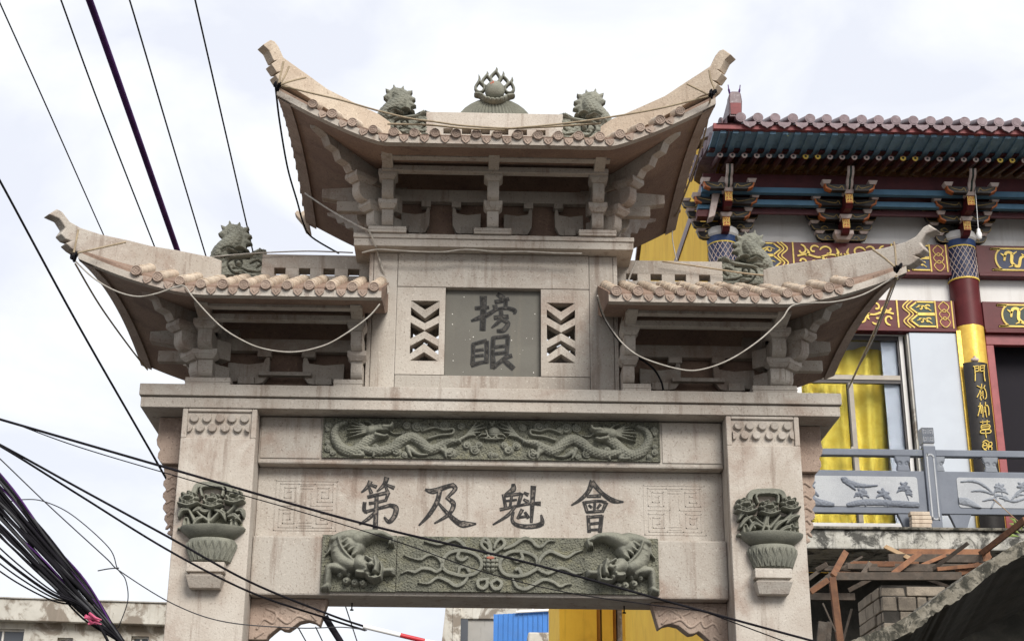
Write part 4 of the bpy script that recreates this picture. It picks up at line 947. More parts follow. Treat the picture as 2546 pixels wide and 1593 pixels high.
def roof(name, xa, xb, zc, lift, outer, tiles_x, hip_line, inner_len):
    """xa..xb along the front; outer: which ends turn up; hip_line(x): how far back the tiles run there"""
    xs = list(np.linspace(xa, xb, 61)); ys = list(np.linspace(YF, YR, 33)); th = 0.082
    def d_edge(x, y):
        d = EH - abs(y - YM)
        for s, X in outer: d = min(d, max(0.0, (X - s * x)) * 1.0)
        return d
    xe = outer[0][1] - 0.85
    def zu(x, y):
        w = max(0.0, min(1.0, (xe - abs(x)) / 0.15))      # the hollow under the middle of the roof
        return zc + lift(x) + 0.13 * (1 - (abs(y - YM) / EH) ** 2) + 0.36 * w * max(0.0, EH - abs(y - YM) - 0.62)
    def zt(x, y): return zc + lift(x) + th + SLOPE * d_edge(x, y)
    m = MB(); nx, ny = len(xs), len(ys); vs = []
    for x in xs:
        for y in ys: vs.append((x, y, zu(x, y)))
    for x in xs:
        for y in ys: vs.append((x, y, max(zt(x, y), zu(x, y) + th * 0.9)))
    o = nx * ny; fs = []
    for i in range(nx - 1):
        for j in range(ny - 1):
            a = i * ny + j; fs.append((a, a + ny, a + ny + 1, a + 1)); fs.append((o + a, o + a + 1, o + a + ny + 1, o + a + ny))
    for i in range(nx - 1):
        for j in (0, ny - 1): a = i * ny + j; fs.append((a, a + ny, o + a + ny, o + a))
    for j in range(ny - 1):
        for i in (0, nx - 1): a = i * ny + j; fs.append((a, a + 1, o + a + 1, o + a))
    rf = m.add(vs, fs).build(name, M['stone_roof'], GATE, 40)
    fr = MB()   # pale fascia strip along the front and the turned-up ends
    pts = [(x, zc + lift(x)) for x in xs]
    for (x0, z0), (x1, z1) in zip(pts, pts[1:]):
        fr.add([(x0, YF - 0.022, z0 - 0.012), (x1, YF - 0.022, z1 - 0.012), (x1, YF + 0.05, z1 - 0.012), (x0, YF + 0.05, z0 - 0.012),
                (x0, YF - 0.022, z0 + 0.048), (x1, YF - 0.022, z1 + 0.048), (x1, YF + 0.05, z1 + 0.048), (x0, YF + 0.05, z0 + 0.048)],
               [(0, 3, 2, 1), (4, 5, 6, 7), (0, 1, 5, 4), (2, 3, 7, 6)])
    fr.build('fascia', S, rf, 30)
    al = math.atan(SLOPE)
    for x in tiles_x:
        dl = (lift(x + 0.03) - lift(x - 0.03)) / 0.06; roll = -math.atan(dl)
        z0 = zc + lift(x) + th + 0.005
        jz = RNG.uniform(-0.004, 0.004)
        inst('tile_end', TEND, T((x + RNG.uniform(-.005, .005), YF - 0.045, z0 - 0.012 + jz)) @ RY(roll + RNG.uniform(-.5, .5)) @ RX(RNG.uniform(-.06, .08)) @ Matrix.Scale(RNG.uniform(0.88, 1.03), 4), rf)
        y = YF - 0.02; n = 0; ymax = hip_line(x)
        while y < ymax:
            inst('cover_tile', TILE, T((x + RNG.uniform(-.003, .003), y, z0 + jz + SLOPE * (y - YF) + 0.004 * (n % 2))) @ RY(roll) @ RX(al + RNG.uniform(-.02, .02)), rf)
            y += 0.152 * math.cos(al); n += 1
    for a, b in zip(tiles_x, tiles_x[1:]):
        x = (a + b) / 2; dl = (lift(x + 0.03) - lift(x - 0.03)) / 0.06
        inst('drip_tile', DRIP, T((x, YF - 0.030, zc + lift(x) + 0.022)) @ RY(-math.atan(dl)), rf)
    for s, X in outer:      # raised rim along the underside of the side eave
        rm = MB(); q = []
        for y in ys:
            za, zb_ = zu(s * (X - 0.115), y), zu(s * (X - 0.005), y)
            q.append([(s * (X - 0.115), y, za - 0.022), (s * (X - 0.005), y, zb_ - 0.022), (s * (X - 0.005), y, zb_ + 0.01), (s * (X - 0.115), y, za + 0.01)])
        for a, b in zip(q, q[1:]): rm.add(a + b, [(0, 1, 5, 4), (1, 2, 6, 5), (3, 0, 4, 7)])
        rm.build('eave_rim', SW, rf)
    for s, X in outer:      # worn tile ends along the side eaves
        for k in range(11):
            y = YF + 0.16 + k * 0.225
            inst('tile_end', TEND, T((s * (X + 0.012), y, zu(s * X, y) + 0.07)) @ RZ(s * math.pi / 2) @ RY(RNG.uniform(-.1, .1)), rf)
    return rf, zt

tx = [k * 0.178 for k in range(-9, 10)]
def hl_top(x): return min(YM - 0.12, YF + 0.05 + max(0.0, 1.92 - abs(x)) * 0.92)
roofT, ztT = roof('upper_roof', -1.92, 1.92, 7.74, lift_top, ((1, 1.92), (-1, 1.92)), tx, hl_top, 1)
hl_side = lambda x: min(YM - 0.10, YF + 0.05 + max(0.0, 3.45 - abs(x)) * 0.88)
txl = [-1.01 - k * 0.1785 for k in range(12)]
roofL, ztL = roof('side_roof', -3.47, -0.945, 6.30, lift_side, ((-1, 3.47),), txl[::-1], hl_side, 1)
roofR, ztR = roof('side_roof', 0.945, 3.47, 6.30, lift_side, ((1, 3.47),), [-x for x in txl], hl_side, 1)

# hip slabs that sweep up into horns (traced in the plane each one stands in)
z1m = zoomed(600, 80, 2.52); z3m = zoomed(100, 500, 2.7)
def hip(parent, pts, zm, P0, P1, mir, back=False, th=0.055, mat=None):
    poly = on_plan(pts, P0, P1, zm)
    P0 = np.array(P0); P1 = np.array(P1); d = (P1 - P0) / np.linalg.norm(P1 - P0); n = np.array([-d[1], d[0]])
    sx = -1 if mir else 1
    def fn(s, z, c):
        x, y = P0 + d * s + n * c
        if back: y = 2 * YM - y
        return (sx * x, y, z - (0.26 if back else 0.0))
    return MB().prism(poly, -th, th, fn).build('hip_ridge', mat or SCR, parent, bevel=0.01)
HT = [(118, 95), (165, 65), (190, 75), (215, 108), (245, 175), (300, 215), (400, 285), (520, 372), (700, 462), (845, 530), (915, 580), (916, 655), (820, 640), (690, 590), (570, 530), (450, 455), (300, 365), (245, 345),
      (215, 318), (195, 285), (232, 262), (203, 266), (170, 216), (205, 192), (186, 196), (155, 130)]
HS = [(38, 100), (95, 65), (130, 85), (180, 150), (250, 190), (390, 235), (580, 275), (720, 310), (900, 340), (1130, 385), (1200, 410), (1195, 545), (1100, 545), (950, 535), (800, 510), (650, 470), (500, 425), (300, 365), (222, 350),
      (190, 330), (152, 295), (188, 280), (150, 266), (118, 232), (150, 192), (112, 132)]
for mir in (False, True):
    for back in (False, True):
        if not back: hip(roofT, HT, z1m, (-0.95, -0.12), (-1.93, -0.81), mir, back)
        if not back: hip(roofR if mir else roofL, HS, z3m, (-2.36, 0.20), (-3.50, -0.77), mir, back, mat=M['stone'])

MB().prism(xz([(335, 1140), (352, 1122), (372, 1135), (400, 1120), (418, 1150), (440, 1270), (402, 1245), (380, 1195), (350, 1160)], 1.86, z1m), 1.83, 1.93).build('rear_horn', SCR, roofT, bevel=0.008)
# ridges with a row of square openings
def ridge(parent, x0, x1, zb_, zo0, zo1, zt_, holes, hw):
    rg = MB().box(x0, x1, YM - 0.08, YM + 0.08, zo1, zt_).box(x0, x1, YM - 0.08, YM + 0.08, zb_, zo0).build('ridge', S, parent, bevel=0.006)
    edges = [x0] + [v for h in holes for v in (h - hw, h + hw)] + [x1]
    for a, b in zip(edges[0::2], edges[1::2]):
        if b - a > 0.01: MB().box(a, b, YM - 0.079, YM + 0.079, zo0 - 0.001, zo1 + 0.001).build('ridge_post', S, rg)
    return rg
ridge(roofT, -0.66, 0.66, 8.28, 8.488, 8.545, 8.722, [(k + 0.5) * 0.178 for k in range(-3, 3)], 0.045)
hl = [-1.965 + k * 0.226 for k in range(4)]
ridge(roofL, -2.135, -1.128, 6.82, 7.0, 7.068, 7.205, hl, 0.053)
ridge(roofR, 1.128, 2.135, 6.82, 7.0, 7.068, 7.205, [-h for h in hl][::-1], 0.053)

# ------------------------------------------------------------------ dragon-fish on the ridges
FISH = [(170, 960), (180, 830), (260, 700), (410, 600), (420, 540), (322, 452), (420, 380), (382, 262), (490, 300), (545, 250), (568, 155), (620, 245), (735, 255), (788, 190), (800, 280), (865, 320), (985, 305), (925, 420), (1045, 488), (955, 560),
        (1055, 645), (930, 680), (920, 720), (935, 790), (1000, 860), (1090, 860), (1200, 740), (1350, 790), (1300, 900), (1310, 960), (1280, 1425), (370, 1410), (380, 1100), (140, 1010)]
zf = zoomed(500, 520, 8.4)
FC = (-2.37, 6.99)
def poly_sdf(X, Z, poly):
    P = np.array(poly); d2 = np.full(X.shape, 1e9); inside = np.zeros(X.shape, bool); n = len(P)
    for i in range(n):
        a, b = P[i], P[(i + 1) % n]; e = b - a
        t = np.clip(((X - a[0]) * e[0] + (Z - a[1]) * e[1]) / (e @ e + 1e-12), 0, 1)
        d2 = np.minimum(d2, (X - a[0] - t * e[0]) ** 2 + (Z - a[1] - t * e[1]) ** 2)
        c = ((a[1] > Z) != (b[1] > Z)) & (X < (b[0] - a[0]) * (Z - a[1]) / (b[1] - a[1] + 1e-12) + a[0]); inside ^= c
    return np.where(inside, np.sqrt(d2), -np.sqrt(d2))
def fish_relief():
    poly = [(x - FC[0], z - FC[1]) for x, z in xz(FISH, YM - 0.1, zf)]
    R = Relief(-0.32, 0.30, -0.02, 0.64, 0.0045)
    s = poly_sdf(R.X, R.Z, poly)
    def Q(pts): return [(x - FC[0], z - FC[1]) for x, z in xz(pts, YM - 0.1, zf)]
    K = 1 / 8.4 / 290.0
    R.H = np.where(s > 0, 0.035 + 0.02 * np.clip(s / 0.03, 0, 1) + 0.035 * (R.Z < 0.2), 0)
    R.cap(Q([(700, 330), (640, 420), (700, 520), (640, 640), (480, 780), (380, 900)]), [x * K for x in (95, 150, 190, 225, 235, 190)], (0.06, 0.09, 0.11, 0.13, 0.14, 0.13))
    m = R.H > 0.062
    R.scales(m, 0.046, 0.0075, 0.25)
    R.cap(Q([(420, 960), (700, 1000), (1000, 950), (1250, 830)]), [x * K for x in (90, 110, 90, 60)], 0.115)      # jaw swept to the tongue
    R.cap(Q([(640, 860), (780, 790), (880, 810), (1000, 880)]), [x * K for x in (30, 26, 24, 20)], 0.14)
    R.cap(Q([(430, 900), (560, 830), (680, 880), (760, 900)]), [x * K for x in (26, 26, 24, 14)], 0.145)
    R.cap(Q([(430, 1180), (640, 1120), (760, 1180), (700, 1300), (900, 1250), (1250, 1330)]), [x * K for x in (110, 120, 110, 90, 90, 70)], 0.10)
    R.blob(*Q([(780, 1110)])[0], 55 * K, 45 * K, 0.03, base=0.09)
    for g in ([(540, 1120), (620, 1040), (760, 1020), (1000, 1010)], [(540, 1150), (640, 1300), (780, 1350), (900, 1330)], [(660, 1220), (850, 1230), (1000, 1290), (1270, 1310)], [(700, 1060), (830, 1050), (820, 1180), (720, 1160), (700, 1060)],
              [(480, 1000), (800, 930), (1100, 900)], [(1020, 1120), (1180, 1060), (1250, 1130), (1150, 1210)], [(560, 1390), (800, 1370), (1000, 1400)], [(1180, 780), (1260, 850)], [(1240, 770), (1300, 840)],
              [(430, 870), (600, 790), (720, 860), (820, 880), (920, 830)]):
        R.groove(Q(g), 0.007, 0.05)
    R.H = np.where(s > 0, R.H, 0); R.rough(0.0009, 21)
    return R
FR = fish_relief()
def place_fish(xc, z0, mir, parent):
    R = Relief.__new__(Relief); R.__dict__.update(FR.__dict__)
    if mir: R.X = -FR.X[:, ::-1] + xc; R.H = FR.H[:, ::-1]
    else: R.X = FR.X + xc; R.H = FR.H
    R.Z = FR.Z + z0
    R.build('dragon_fish', SG, parent, YM, both=True)
place_fish(-2.37, 6.99, False, roofL); place_fish(2.37, 6.99, True, roofR)
place_fish(-0.885, 8.47, False, roofT); place_fish(0.885, 8.47, True, roofT)

# ------------------------------------------------------------------ flaming pearl finial
fin = empty('flaming_pearl', (0, YM, 8.722), GATE)
zp = zoomed(1080, 160, 7.56); KP = 1 / 7.56 / 268.0
def Pz(pts): return xz(pts, YM - 0.02, zp)
c0 = Pz([(1130, 900)])[0]; r0 = 0.345
m = MB(); nseg = 60; prof = [(1.0, 0.0), (0.95, 0.04), (0.84, 0.085), (0.68, 0.13), (0.50, 0.165), (0.3, 0.185)]
vs = []; fs = []
for q, (r, z) in enumerate(prof):
    for k in range(nseg + 1):
        a = math.pi * k / nseg; rb = (0.0 if k % 2 else -0.055); rr = r0 * r * (1 + rb * 0.6)
        vs.append((c0[0] + rr * math.cos(a), YM - (0.078 + rb * 0.25) * math.sin(a) * r - 0.005, 8.723 + z * (1 + rb)))
for i in range(len(prof) - 1):
    for k in range(nseg): fs.append((i * (nseg + 1) + k, i * (nseg + 1) + k + 1, (i + 1) * (nseg + 1) + k + 1, (i + 1) * (nseg + 1) + k))
m.add(vs, fs)
m.prism([(c0[0] + r0 * r, 8.723 + z) for r, z in prof] + [(c0[0] - r0 * r, 8.723 + z) for r, z in prof[::-1]], YM - 0.004, YM + 0.075)
m.build('ribbed_base', SG, fin, 25)
pc = Pz([(1135, 525)])[0]
MB().sphere((pc[0], YM - 0.045, pc[1]), 0.098, 24, 14).build('pearl', SG, fin, 60)
R = Relief(-0.3, 0.3, 8.7, 9.35, 0.0045)
R.cap(Pz([(780, 590), (870, 610), (950, 690), (1060, 740), (1160, 750), (1270, 720), (1370, 640), (1480, 610)]), [x * KP for x in (42, 44, 52, 56, 56, 54, 46, 40)], (0.05, 0.06, 0.09, 0.11, 0.11, 0.1, 0.06, 0.05))
for k in range(7):
    t = k / 6; x = 900 + 480 * t; y = 640 + 110 * math.sin(math.pi * (0.12 + 0.76 * t)); R.groove(Pz([(x - 10, y - 40), (x + 8, y + 40)]), 0.005, 0.02)
R.build('cloud_cradle', SG, fin, YM - 0.03, both=True)
R = Relief(-0.3, 0.3, 8.75, 9.36, 0.0045)
def teardrop(cx, cy, tx, ty, r):
    ux, uy = tx - cx, ty - cy; L = math.hypot(ux, uy); ux /= L; uy /= L; a0 = math.atan2(uy, ux)
    ring = [(cx + r * math.cos(a0 + a), cy + r * math.sin(a0 + a)) for a in np.linspace(0.75, 2 * math.pi - 0.75, 11)]
    neck = (cx + ux * r * 1.55, cy + uy * r * 1.55)
    R.cap(Pz([neck] + ring + [neck]), 30 * KP, 0.035)
    R.cap(Pz([neck, ((neck[0] + tx) / 2 + 12, (neck[1] + ty) / 2), (tx, ty)]), [32 * KP, 24 * KP, 6 * KP], 0.035)
for q_ in ((855, 455, 830, 215, 82), (985, 345, 988, 160, 82), (1145, 275, 1165, 80, 85), (1300, 360, 1285, 155, 82), (1410, 470, 1460, 260, 82)): teardrop(*q_)
R.build('flame', SG, fin, YM - 0.02, both=True)
MB().sphere((pc[0] - 0.035, YM - 0.128, pc[1] + 0.03), 0.012, 8, 6, (0.9, 0.3, 1.8)).sphere((pc[0] - 0.018, YM - 0.133, pc[1] + 0.045), 0.01, 8, 6, (0.9, 0.3, 1.8)).sphere((pc[0] - 0.042, YM - 0.128, pc[1] - 0.002), 0.009, 8, 6, (0.8, 0.3, 1.6)).build('red_mark', M['red_spot'], fin)

# ------------------------------------------------------------------ ropes and wires tied to the gateway
z2m = zoomed(1200, 80, 2.52); z4m = zoomed(900, 560, 3.436); z5m = zoomed(1480, 520, 2.7)
def rope(pts, Y, rad, mat, label, name='rope', zm=None, cat='rope', k=6, group=None):
    P = []; n = len(pts)
    for i, (x, y) in enumerate(pts):
        yy = Y if not hasattr(Y, '__len__') else (Y[i] if len(Y) == n else Y[0] + (Y[1] - Y[0]) * i / (n - 1))
        if zm: x, y = zm(x, y)
        P.append(at(x, y, yy))
    o = MB().tube(spline(P, k=k), rad, 7).build(name, M[mat], None, 60)
    return tag(o, label, cat, group)
def conv(zm, pts): return [zm(*p) for p in pts]
rope(conv(z1m, [(225, 330), (450, 385), (640, 430), (840, 488), (1050, 540), (1200, 560), (1380, 585), (1638, 602)]) + conv(z2m, [(240, 598), (490, 575), (720, 545), (1050, 490), (1250, 445), (1420, 400)]), -0.90, 0.0085, 'rope',
     'tan rope stretched across the front of the topmost roof from horn to horn')
rope(conv(z1m, [(915, 575), (1170, 582), (1400, 603), (1638, 612)]) + conv(z2m, [(150, 606), (450, 592), (740, 572)]), -0.86, 0.009, 'rope', 'second tan rope sagging just below the topmost roof ridge')
rope(conv(z1m, [(215, 350), (240, 560), (290, 850), (350, 1060), (390, 1200), (440, 1283), (610, 1385)]), (-0.86, 1.9), 0.009, 'cable', 'dark wire hanging from the left horn of the topmost roof', 'wire', cat='wire')
rope(conv(z1m, [(400, 1010), (550, 1110), (730, 1212), (800, 1250), (840, 1340)]) + conv(z4m, [(130, 230), (170, 360), (215, 500), (222, 580)]), [0.9, 0.5, 0.02, 0.0, 0.03, 0.16, 0.17, 0.15, -0.6], 0.0085, 'rope_white',
     'white cord bending round the left end of the upper cornice', 'cord', cat='cord')
rope(conv(z4m, [(0, 235), (130, 208), (300, 216), (480, 226), (700, 228), (890, 208), (1150, 226), (1400, 226), (1650, 238), (1880, 242)]), 0.035, 0.0085, 'rope_white', 'white cord clipped along the wall under the upper cornice', 'cord', cat='cord')
rope(conv(z3m, [(215, 380), (350, 510), (500, 600), (650, 640), (780, 620), (910, 575), (970, 572), (1030, 650), (1200, 830), (1350, 930), (1500, 990), (1700, 1012), (1900, 970), (2050, 890), (2200, 780), (2280, 690)]), -0.86, 0.0065, 'rope_white',
     'pale cord looping beneath the eave of the left side roof', 'cord', cat='cord')
rope(conv(z3m, [(1125, 378), (1300, 360), (1500, 346), (1800, 336), (2100, 346)]), 0.40, 0.0065, 'rope_white', 'pale cord stretched past the left dragon fish along the side ridge', 'cord', cat='cord')
rope(conv(z3m, [(235, 420), (400, 700), (600, 980), (720, 1130)]), (-0.84, 1.7), 0.008, 'rope', 'thin rope running down the outer edge of the left side roof')
rope(conv(z5m, [(450, 350), (700, 385), (1000, 430), (1180, 447)]), 0.38, 0.0085, 'rope', 'tan rope stretched along the ridge of the right side roof')
rope(conv(z5m, [(2000, 460), (1800, 572), (1600, 622), (1340, 640), (1250, 740), (1100, 880), (900, 1010), (700, 1078), (550, 1070), (350, 1010), (240, 950), (150, 860), (60, 720), (15, 580)]), [-0.86] * 11 + [-0.6, -0.5, -0.75], 0.0065, 'rope_white',
     'pale cord looping beneath the eave of the right side roof', 'cord', cat='cord')
rope(conv(z5m, [(20, 600), (55, 720), (150, 870), (240, 960), (380, 1060), (440, 1150), (456, 1215)]), [-0.7, -0.3, 0.0, 0.05, 0.08, 0.08, 0.1], 0.009, 'cable', 'black wire dropping from the tower into the right bracket bay', 'wire', cat='wire')
rope(conv(z5m, [(2022, 450), (1975, 560), (1900, 760), (1760, 1070), (1700, 1200)]), (-0.84, 6.0), 0.012, 'rope', 'tan rope slanting down from the right horn toward the yellow curtain')
rope(conv(z5m, [(2030, 455), (1960, 640), (1850, 910), (1740, 1105)]), (-0.86, 5.0), 0.0065, 'rope_white', 'pale cord slanting down beside the tan rope near the yellow curtain', 'cord', cat='cord')
rope(conv(z2m, [(1425, 420), (1400, 600), (1330, 840), (1240, 1080), (1190, 1200)]), (-0.9, 1.9), 0.0085, 'rope', 'brown rope hanging from the right horn of the topmost roof')
rope(conv(z2m, [(1190, 1200), (1190, 1300), (1215, 1430)]), (1.9, 1.6), 0.006, 'rope_white', 'thin white cord below the rear corner of the topmost roof', 'cord', cat='cord')
rope(conv(z5m, [(275, 350), (240, 430), (208, 520)]), 0.36, 0.009, 'rope_white', 'short pale cord over the inner end of the right ridge', 'cord', cat='cord')
# knots where the ropes are lashed to the horns
def lashing(zm, loops, Y, label, dark):
    m = MB()
    for pts in loops: m.tube(spline([at(*zm(x, y), Y + dy) for x, y, dy in pts], k=5), 0.009, 6)
    o = m.build('lashing', M['rope'], None, 60); tag(o, label, 'rope')
    k = MB(); c = at(*zm(*dark), Y - 0.02)
    for i in range(9):
        a = RNG.uniform(0, 6.28); b = RNG.uniform(-1, 1)
        k.tube(spline([(c[0] + 0.032 * math.cos(a + t) * (0.6 + 0.4 * b), c[1] + 0.035 * math.sin(a * 2 + t), c[2] + 0.024 * math.sin(a + 1.7 * t) + 0.01 * b) for t in (0, 1, 2, 3)], k=4), 0.008, 5)
    k.build('knot', M['cable'], o, 60)
lashing(z1m, [[(265, 185, -.03), (250, 250, -.03), (235, 320, -.03)], [(300, 215, 0), (275, 270, -.02), (245, 325, -.03)], [(405, 285, 0.05), (320, 305, .0), (245, 328, -.03)]], -0.95, 'tan rope lashing on the left horn of the topmost roof', (230, 340))
lashing(z2m, [[(1420, 240, -.03), (1430, 300, -.03), (1455, 360, -.03)], [(1280, 325, 0.03), (1340, 355, 0), (1410, 390, -.03)]], -0.95, 'tan rope lashing on the right horn of the topmost roof', (1440, 385))
lashing(z3m, [[(255, 192, -.03), (240, 270, -.03), (225, 345, -.03)], [(575, 275, 0.05), (420, 310, 0.02), (240, 350, -.03)]], -0.93, 'tan rope lashing on the left horn of the left side roof', (228, 375))
lashing(z5m, [[(2005, 220, -.03), (2015, 300, -.03), (2020, 390, -.03)], [(1860, 270, 0.05), (1930, 320, 0.02), (2010, 385, -.03)]], -0.93, 'tan rope lashing on the right horn of the right side roof', (2030, 395))

# ------------------------------------------------------------------ the temple behind, on the right
TX0, TX1 = 3.62, 13.5
TEMPLE = tag(empty('temple', (8.0, 14.0, 0)), 'painted temple hall with maroon pillars, gilded beams and mauve tiled eave', 'temple')
W = MB()
W.box(TX0 + 0.26, TX1, 10.06, 10.3, 10.66, 12.30).box(TX0 + 0.26, 5.02, 10.06, 10.3, 6.6, 10.66).box(5.02, 6.74, 10.06, 10.3, 10.10, 10.66).box(5.02, 6.74, 10.06, 10.3, 6.6, 7.05).box(6.74, 8.02, 10.06, 10.3, 6.6, 10.66).box(8.02, TX1, 10.06, 10.3, 10.10, 10.66)
W.build('front_wall', M['white_wall'], TEMPLE)
MB().prism([(10.02, 0), (24.0, 0), (24.0, 13.2), (16.8, 16.3), (10.02, 13.38)], TX0, TX0 + 0.25, lambda a, b, c: (c, a, b)).build('side_wall', M['yellow'], TEMPLE)
MB().box(TX0 + 0.25, TX1, 23.75, 24.0, 0, 12.75).build('rear_wall', M['yellow'], TEMPLE)
MB().box(TX1 - 0.25, TX1, 10.3, 23.75, 0, 12.75).build('side_wall', M['yellow'], TEMPLE)
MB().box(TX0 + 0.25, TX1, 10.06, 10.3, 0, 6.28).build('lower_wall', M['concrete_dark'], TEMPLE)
# pillars
def temple_pillar(x, foil):
    e = empty('pillar', (x, 10.0, 6.6), TEMPLE)
    MB().lathe([(0.235, 10.21), (0.235, 11.0)], x, 10.0, 28).build('shaft', M['dark_red'], e, 40)
    MB().lathe([(0.232, 6.602), (0.232, 10.209)], x, 10.0, 28).build('lower_shaft', M['gold_foil' if foil else 'dark_red'], e, 40)
    MB().lathe([(0.238, 11.0), (0.238, 11.56)], x, 10.0, 28).build('painted_band', M['navy'], e, 40)
    MB().lathe([(0.246, 11.0), (0.25, 11.012), (0.246, 11.025)], x, 10.0, 28).build('gold_ring', M['gold'], e, 40)
    MB().lathe([(0.242, 11.56), (0.246, 11.57), (0.242, 11.582)], x, 10.0, 28).build('gold_ring', M['gold'], e, 40)
    MB().lathe([(0.238, 11.585), (0.255, 11.66), (0.25, 11.69)], x, 10.0, 28).build('blue_collar', M['navy_bright'], e, 40)
    MB().lathe([(0.25, 11.692), (0.275, 11.72), (0.275, 11.79), (0.26, 11.835), (0.2, 11.85)], x, 10.0, 28).build('capital', M['white_wall'], e, 40)
    net = MB()
    for s in (-1, 1):
        for k in range(-3, 12):
            pts = []
            for t in np.linspace(0, 1, 9):
                a = math.pi + (k * 0.34 + s * t * 1.35) * 1.0
                if s > 0: a -= 0.6
                pts.append((x + 0.241 * math.cos(a), 10.0 + 0.241 * math.sin(a), 11.02 + 0.54 * t))
            if all(p[1] < 10.12 for p in pts): net.tube(pts, 0.0055, 4)
    net.build('white_netting', M['bracket_white'], e)
temple_pillar(3.87, False); temple_pillar(7.755, True); temple_pillar(11.64, True)
# a wrap of foil hangs loose to the left of the middle pillar
MB().box(7.505, 7.585, 9.86, 9.90, 6.62, 10.13).build('foil_strip', M['gold_foil'], TEMPLE)

# painted beams
def gold(mb, pts, w, Y): ribbon(mb, pts, w, Y - 0.014, Y + 0.002)
def scroll(mb, x, z, r, hand, Y, a0=0.0, w=0.028):
    pts = []
    for i in range(13):
        t = i / 12; a = a0 + hand * 4.4 * t; q = r * (1 - 0.8 * t); pts.append((x + q * math.cos(a), z + q * math.sin(a)))
    gold(mb, pts, [w * 0.6, *([w] * 10), w * 1.3, w * 0.9], Y)
def beam_decor(parent, xL, xR, z0, z1, Y, fields):
    h = z1 - z0; zc_ = (z0 + z1) / 2; xm = (xL + xR) / 2
    for s in (-1, 1):
        X = lambda d: xm + s * (xR - xm - d)
        def rect(d0, d1, za, zb_, mat, name, off=0.006):
            a, b = sorted((X(d0), X(d1))); MB().box(a, b, Y - off, Y + 0.002, za, zb_).build(name, M[mat], parent)
        rect(0.03, 0.27, z0 + 0.03, z1 - 0.03, 'red_soffit', 'red_panel')
        g = MB()
        gold(g, [(X(0.02), z0 + 0.01), (X(0.02), z1 - 0.01)], [0.02, 0.02], Y); gold(g, [(X(0.285), z0 + 0.01), (X(0.285), z1 - 0.01)], [0.022, 0.022], Y)
        for k in (-1, 0, 1):
            c = (X(0.15), zc_ + k * h * 0.27); d = h * 0.17; e = h * 0.19
            gold(g, [(c[0], c[1] + e), (c[0] + d, c[1]), (c[0], c[1] - e), (c[0] - d, c[1]), (c[0], c[1] + e)], [0.011] * 5, Y - 0.004)
        g.build('gold_diamonds', M['gold'], parent)
        for k in (0, 1):
            za = z0 + 0.02 + k * (h - 0.04) / 2; zb_ = za + (h - 0.04) / 2; zm_ = (za + zb_) / 2
            P = [(X(0.31), za + 0.012), (X(0.58), za + 0.012), (X(0.70), zm_), (X(0.58), zb_ - 0.012), (X(0.31), zb_ - 0.012)]
            MB().prism(P, Y - 0.006, Y + 0.002).build('blue_cell', M[fields], parent)
            g = MB()
            for a, b in zip(P[:-1], P[1:]): gold(g, [a, b], [0.024, 0.024], Y - 0.003)
            scroll(g, X(0.42), zm_, 0.055, s, Y - 0.004, 0.5, 0.02); scroll(g, X(0.53), zm_ - 0.01, 0.05, -s, Y - 0.004, 2.4, 0.02); gold(g, [(X(0.36), zm_ - 0.05), (X(0.48), zm_ + 0.03), (X(0.60), zm_)], [0.01, 0.02, 0.008], Y - 0.004)
            g.build('gold_scroll', M['gold'], parent)
        g = MB()
        for d in (0.70, 0.76): gold(g, [(X(d - 0.05), z0 + 0.01), (X(d + 0.05), z0 + h * 0.25), (X(d - 0.05), zc_), (X(d + 0.05), z1 - h * 0.25), (X(d - 0.05), z1 - 0.01)], [0.02] * 5, Y)
        g.build('gold_zigzag', M['gold'], parent)
        g = MB(); gold(g, [(X(0.90), z0 + 0.01), (X(0.90), z1 - 0.01)], [0.024, 0.024], Y); g.build('gold_line', M['gold'], parent)
        g = MB()
        for d, zz, r, hd, a0 in ((1.03, zc_ + h * 0.2, 0.10, 1, 1.6), (1.03, zc_ - h * 0.2, 0.10, -1, -1.6), (1.24, zc_ + h * 0.22, 0.09, -1, 2.6), (1.24, zc_ - h * 0.22, 0.09, 1, -2.6), (1.45, zc_ + h * 0.15, 0.12, 1, 0.3), (1.5, zc_ - h * 0.2, 0.09, -1, 0.8), (1.68, zc_ - h * 0.1, 0.11, 1, 2.0)):
            scroll(g, X(d), zz, r, hd * s, Y, a0 if s > 0 else math.pi - a0)
        gold(g, [(X(0.97), zc_), (X(1.12), zc_ + 0.03), (X(1.30), zc_ - 0.02), (X(1.50), zc_ + 0.03), (X(1.75), zc_)], [0.03, 0.035, 0.03, 0.03, 0.02], Y)
        for d, q in ((1.10, 0.06), (1.34, -0.05), (1.58, 0.07)): gold(g, [(X(d), zc_), (X(d + 0.05), zc_ + q), (X(d + 0.02), zc_ + 2.1 * q)], [0.01, 0.045, 0.006], Y)
        g.build('gold_scroll', M['gold'], parent)
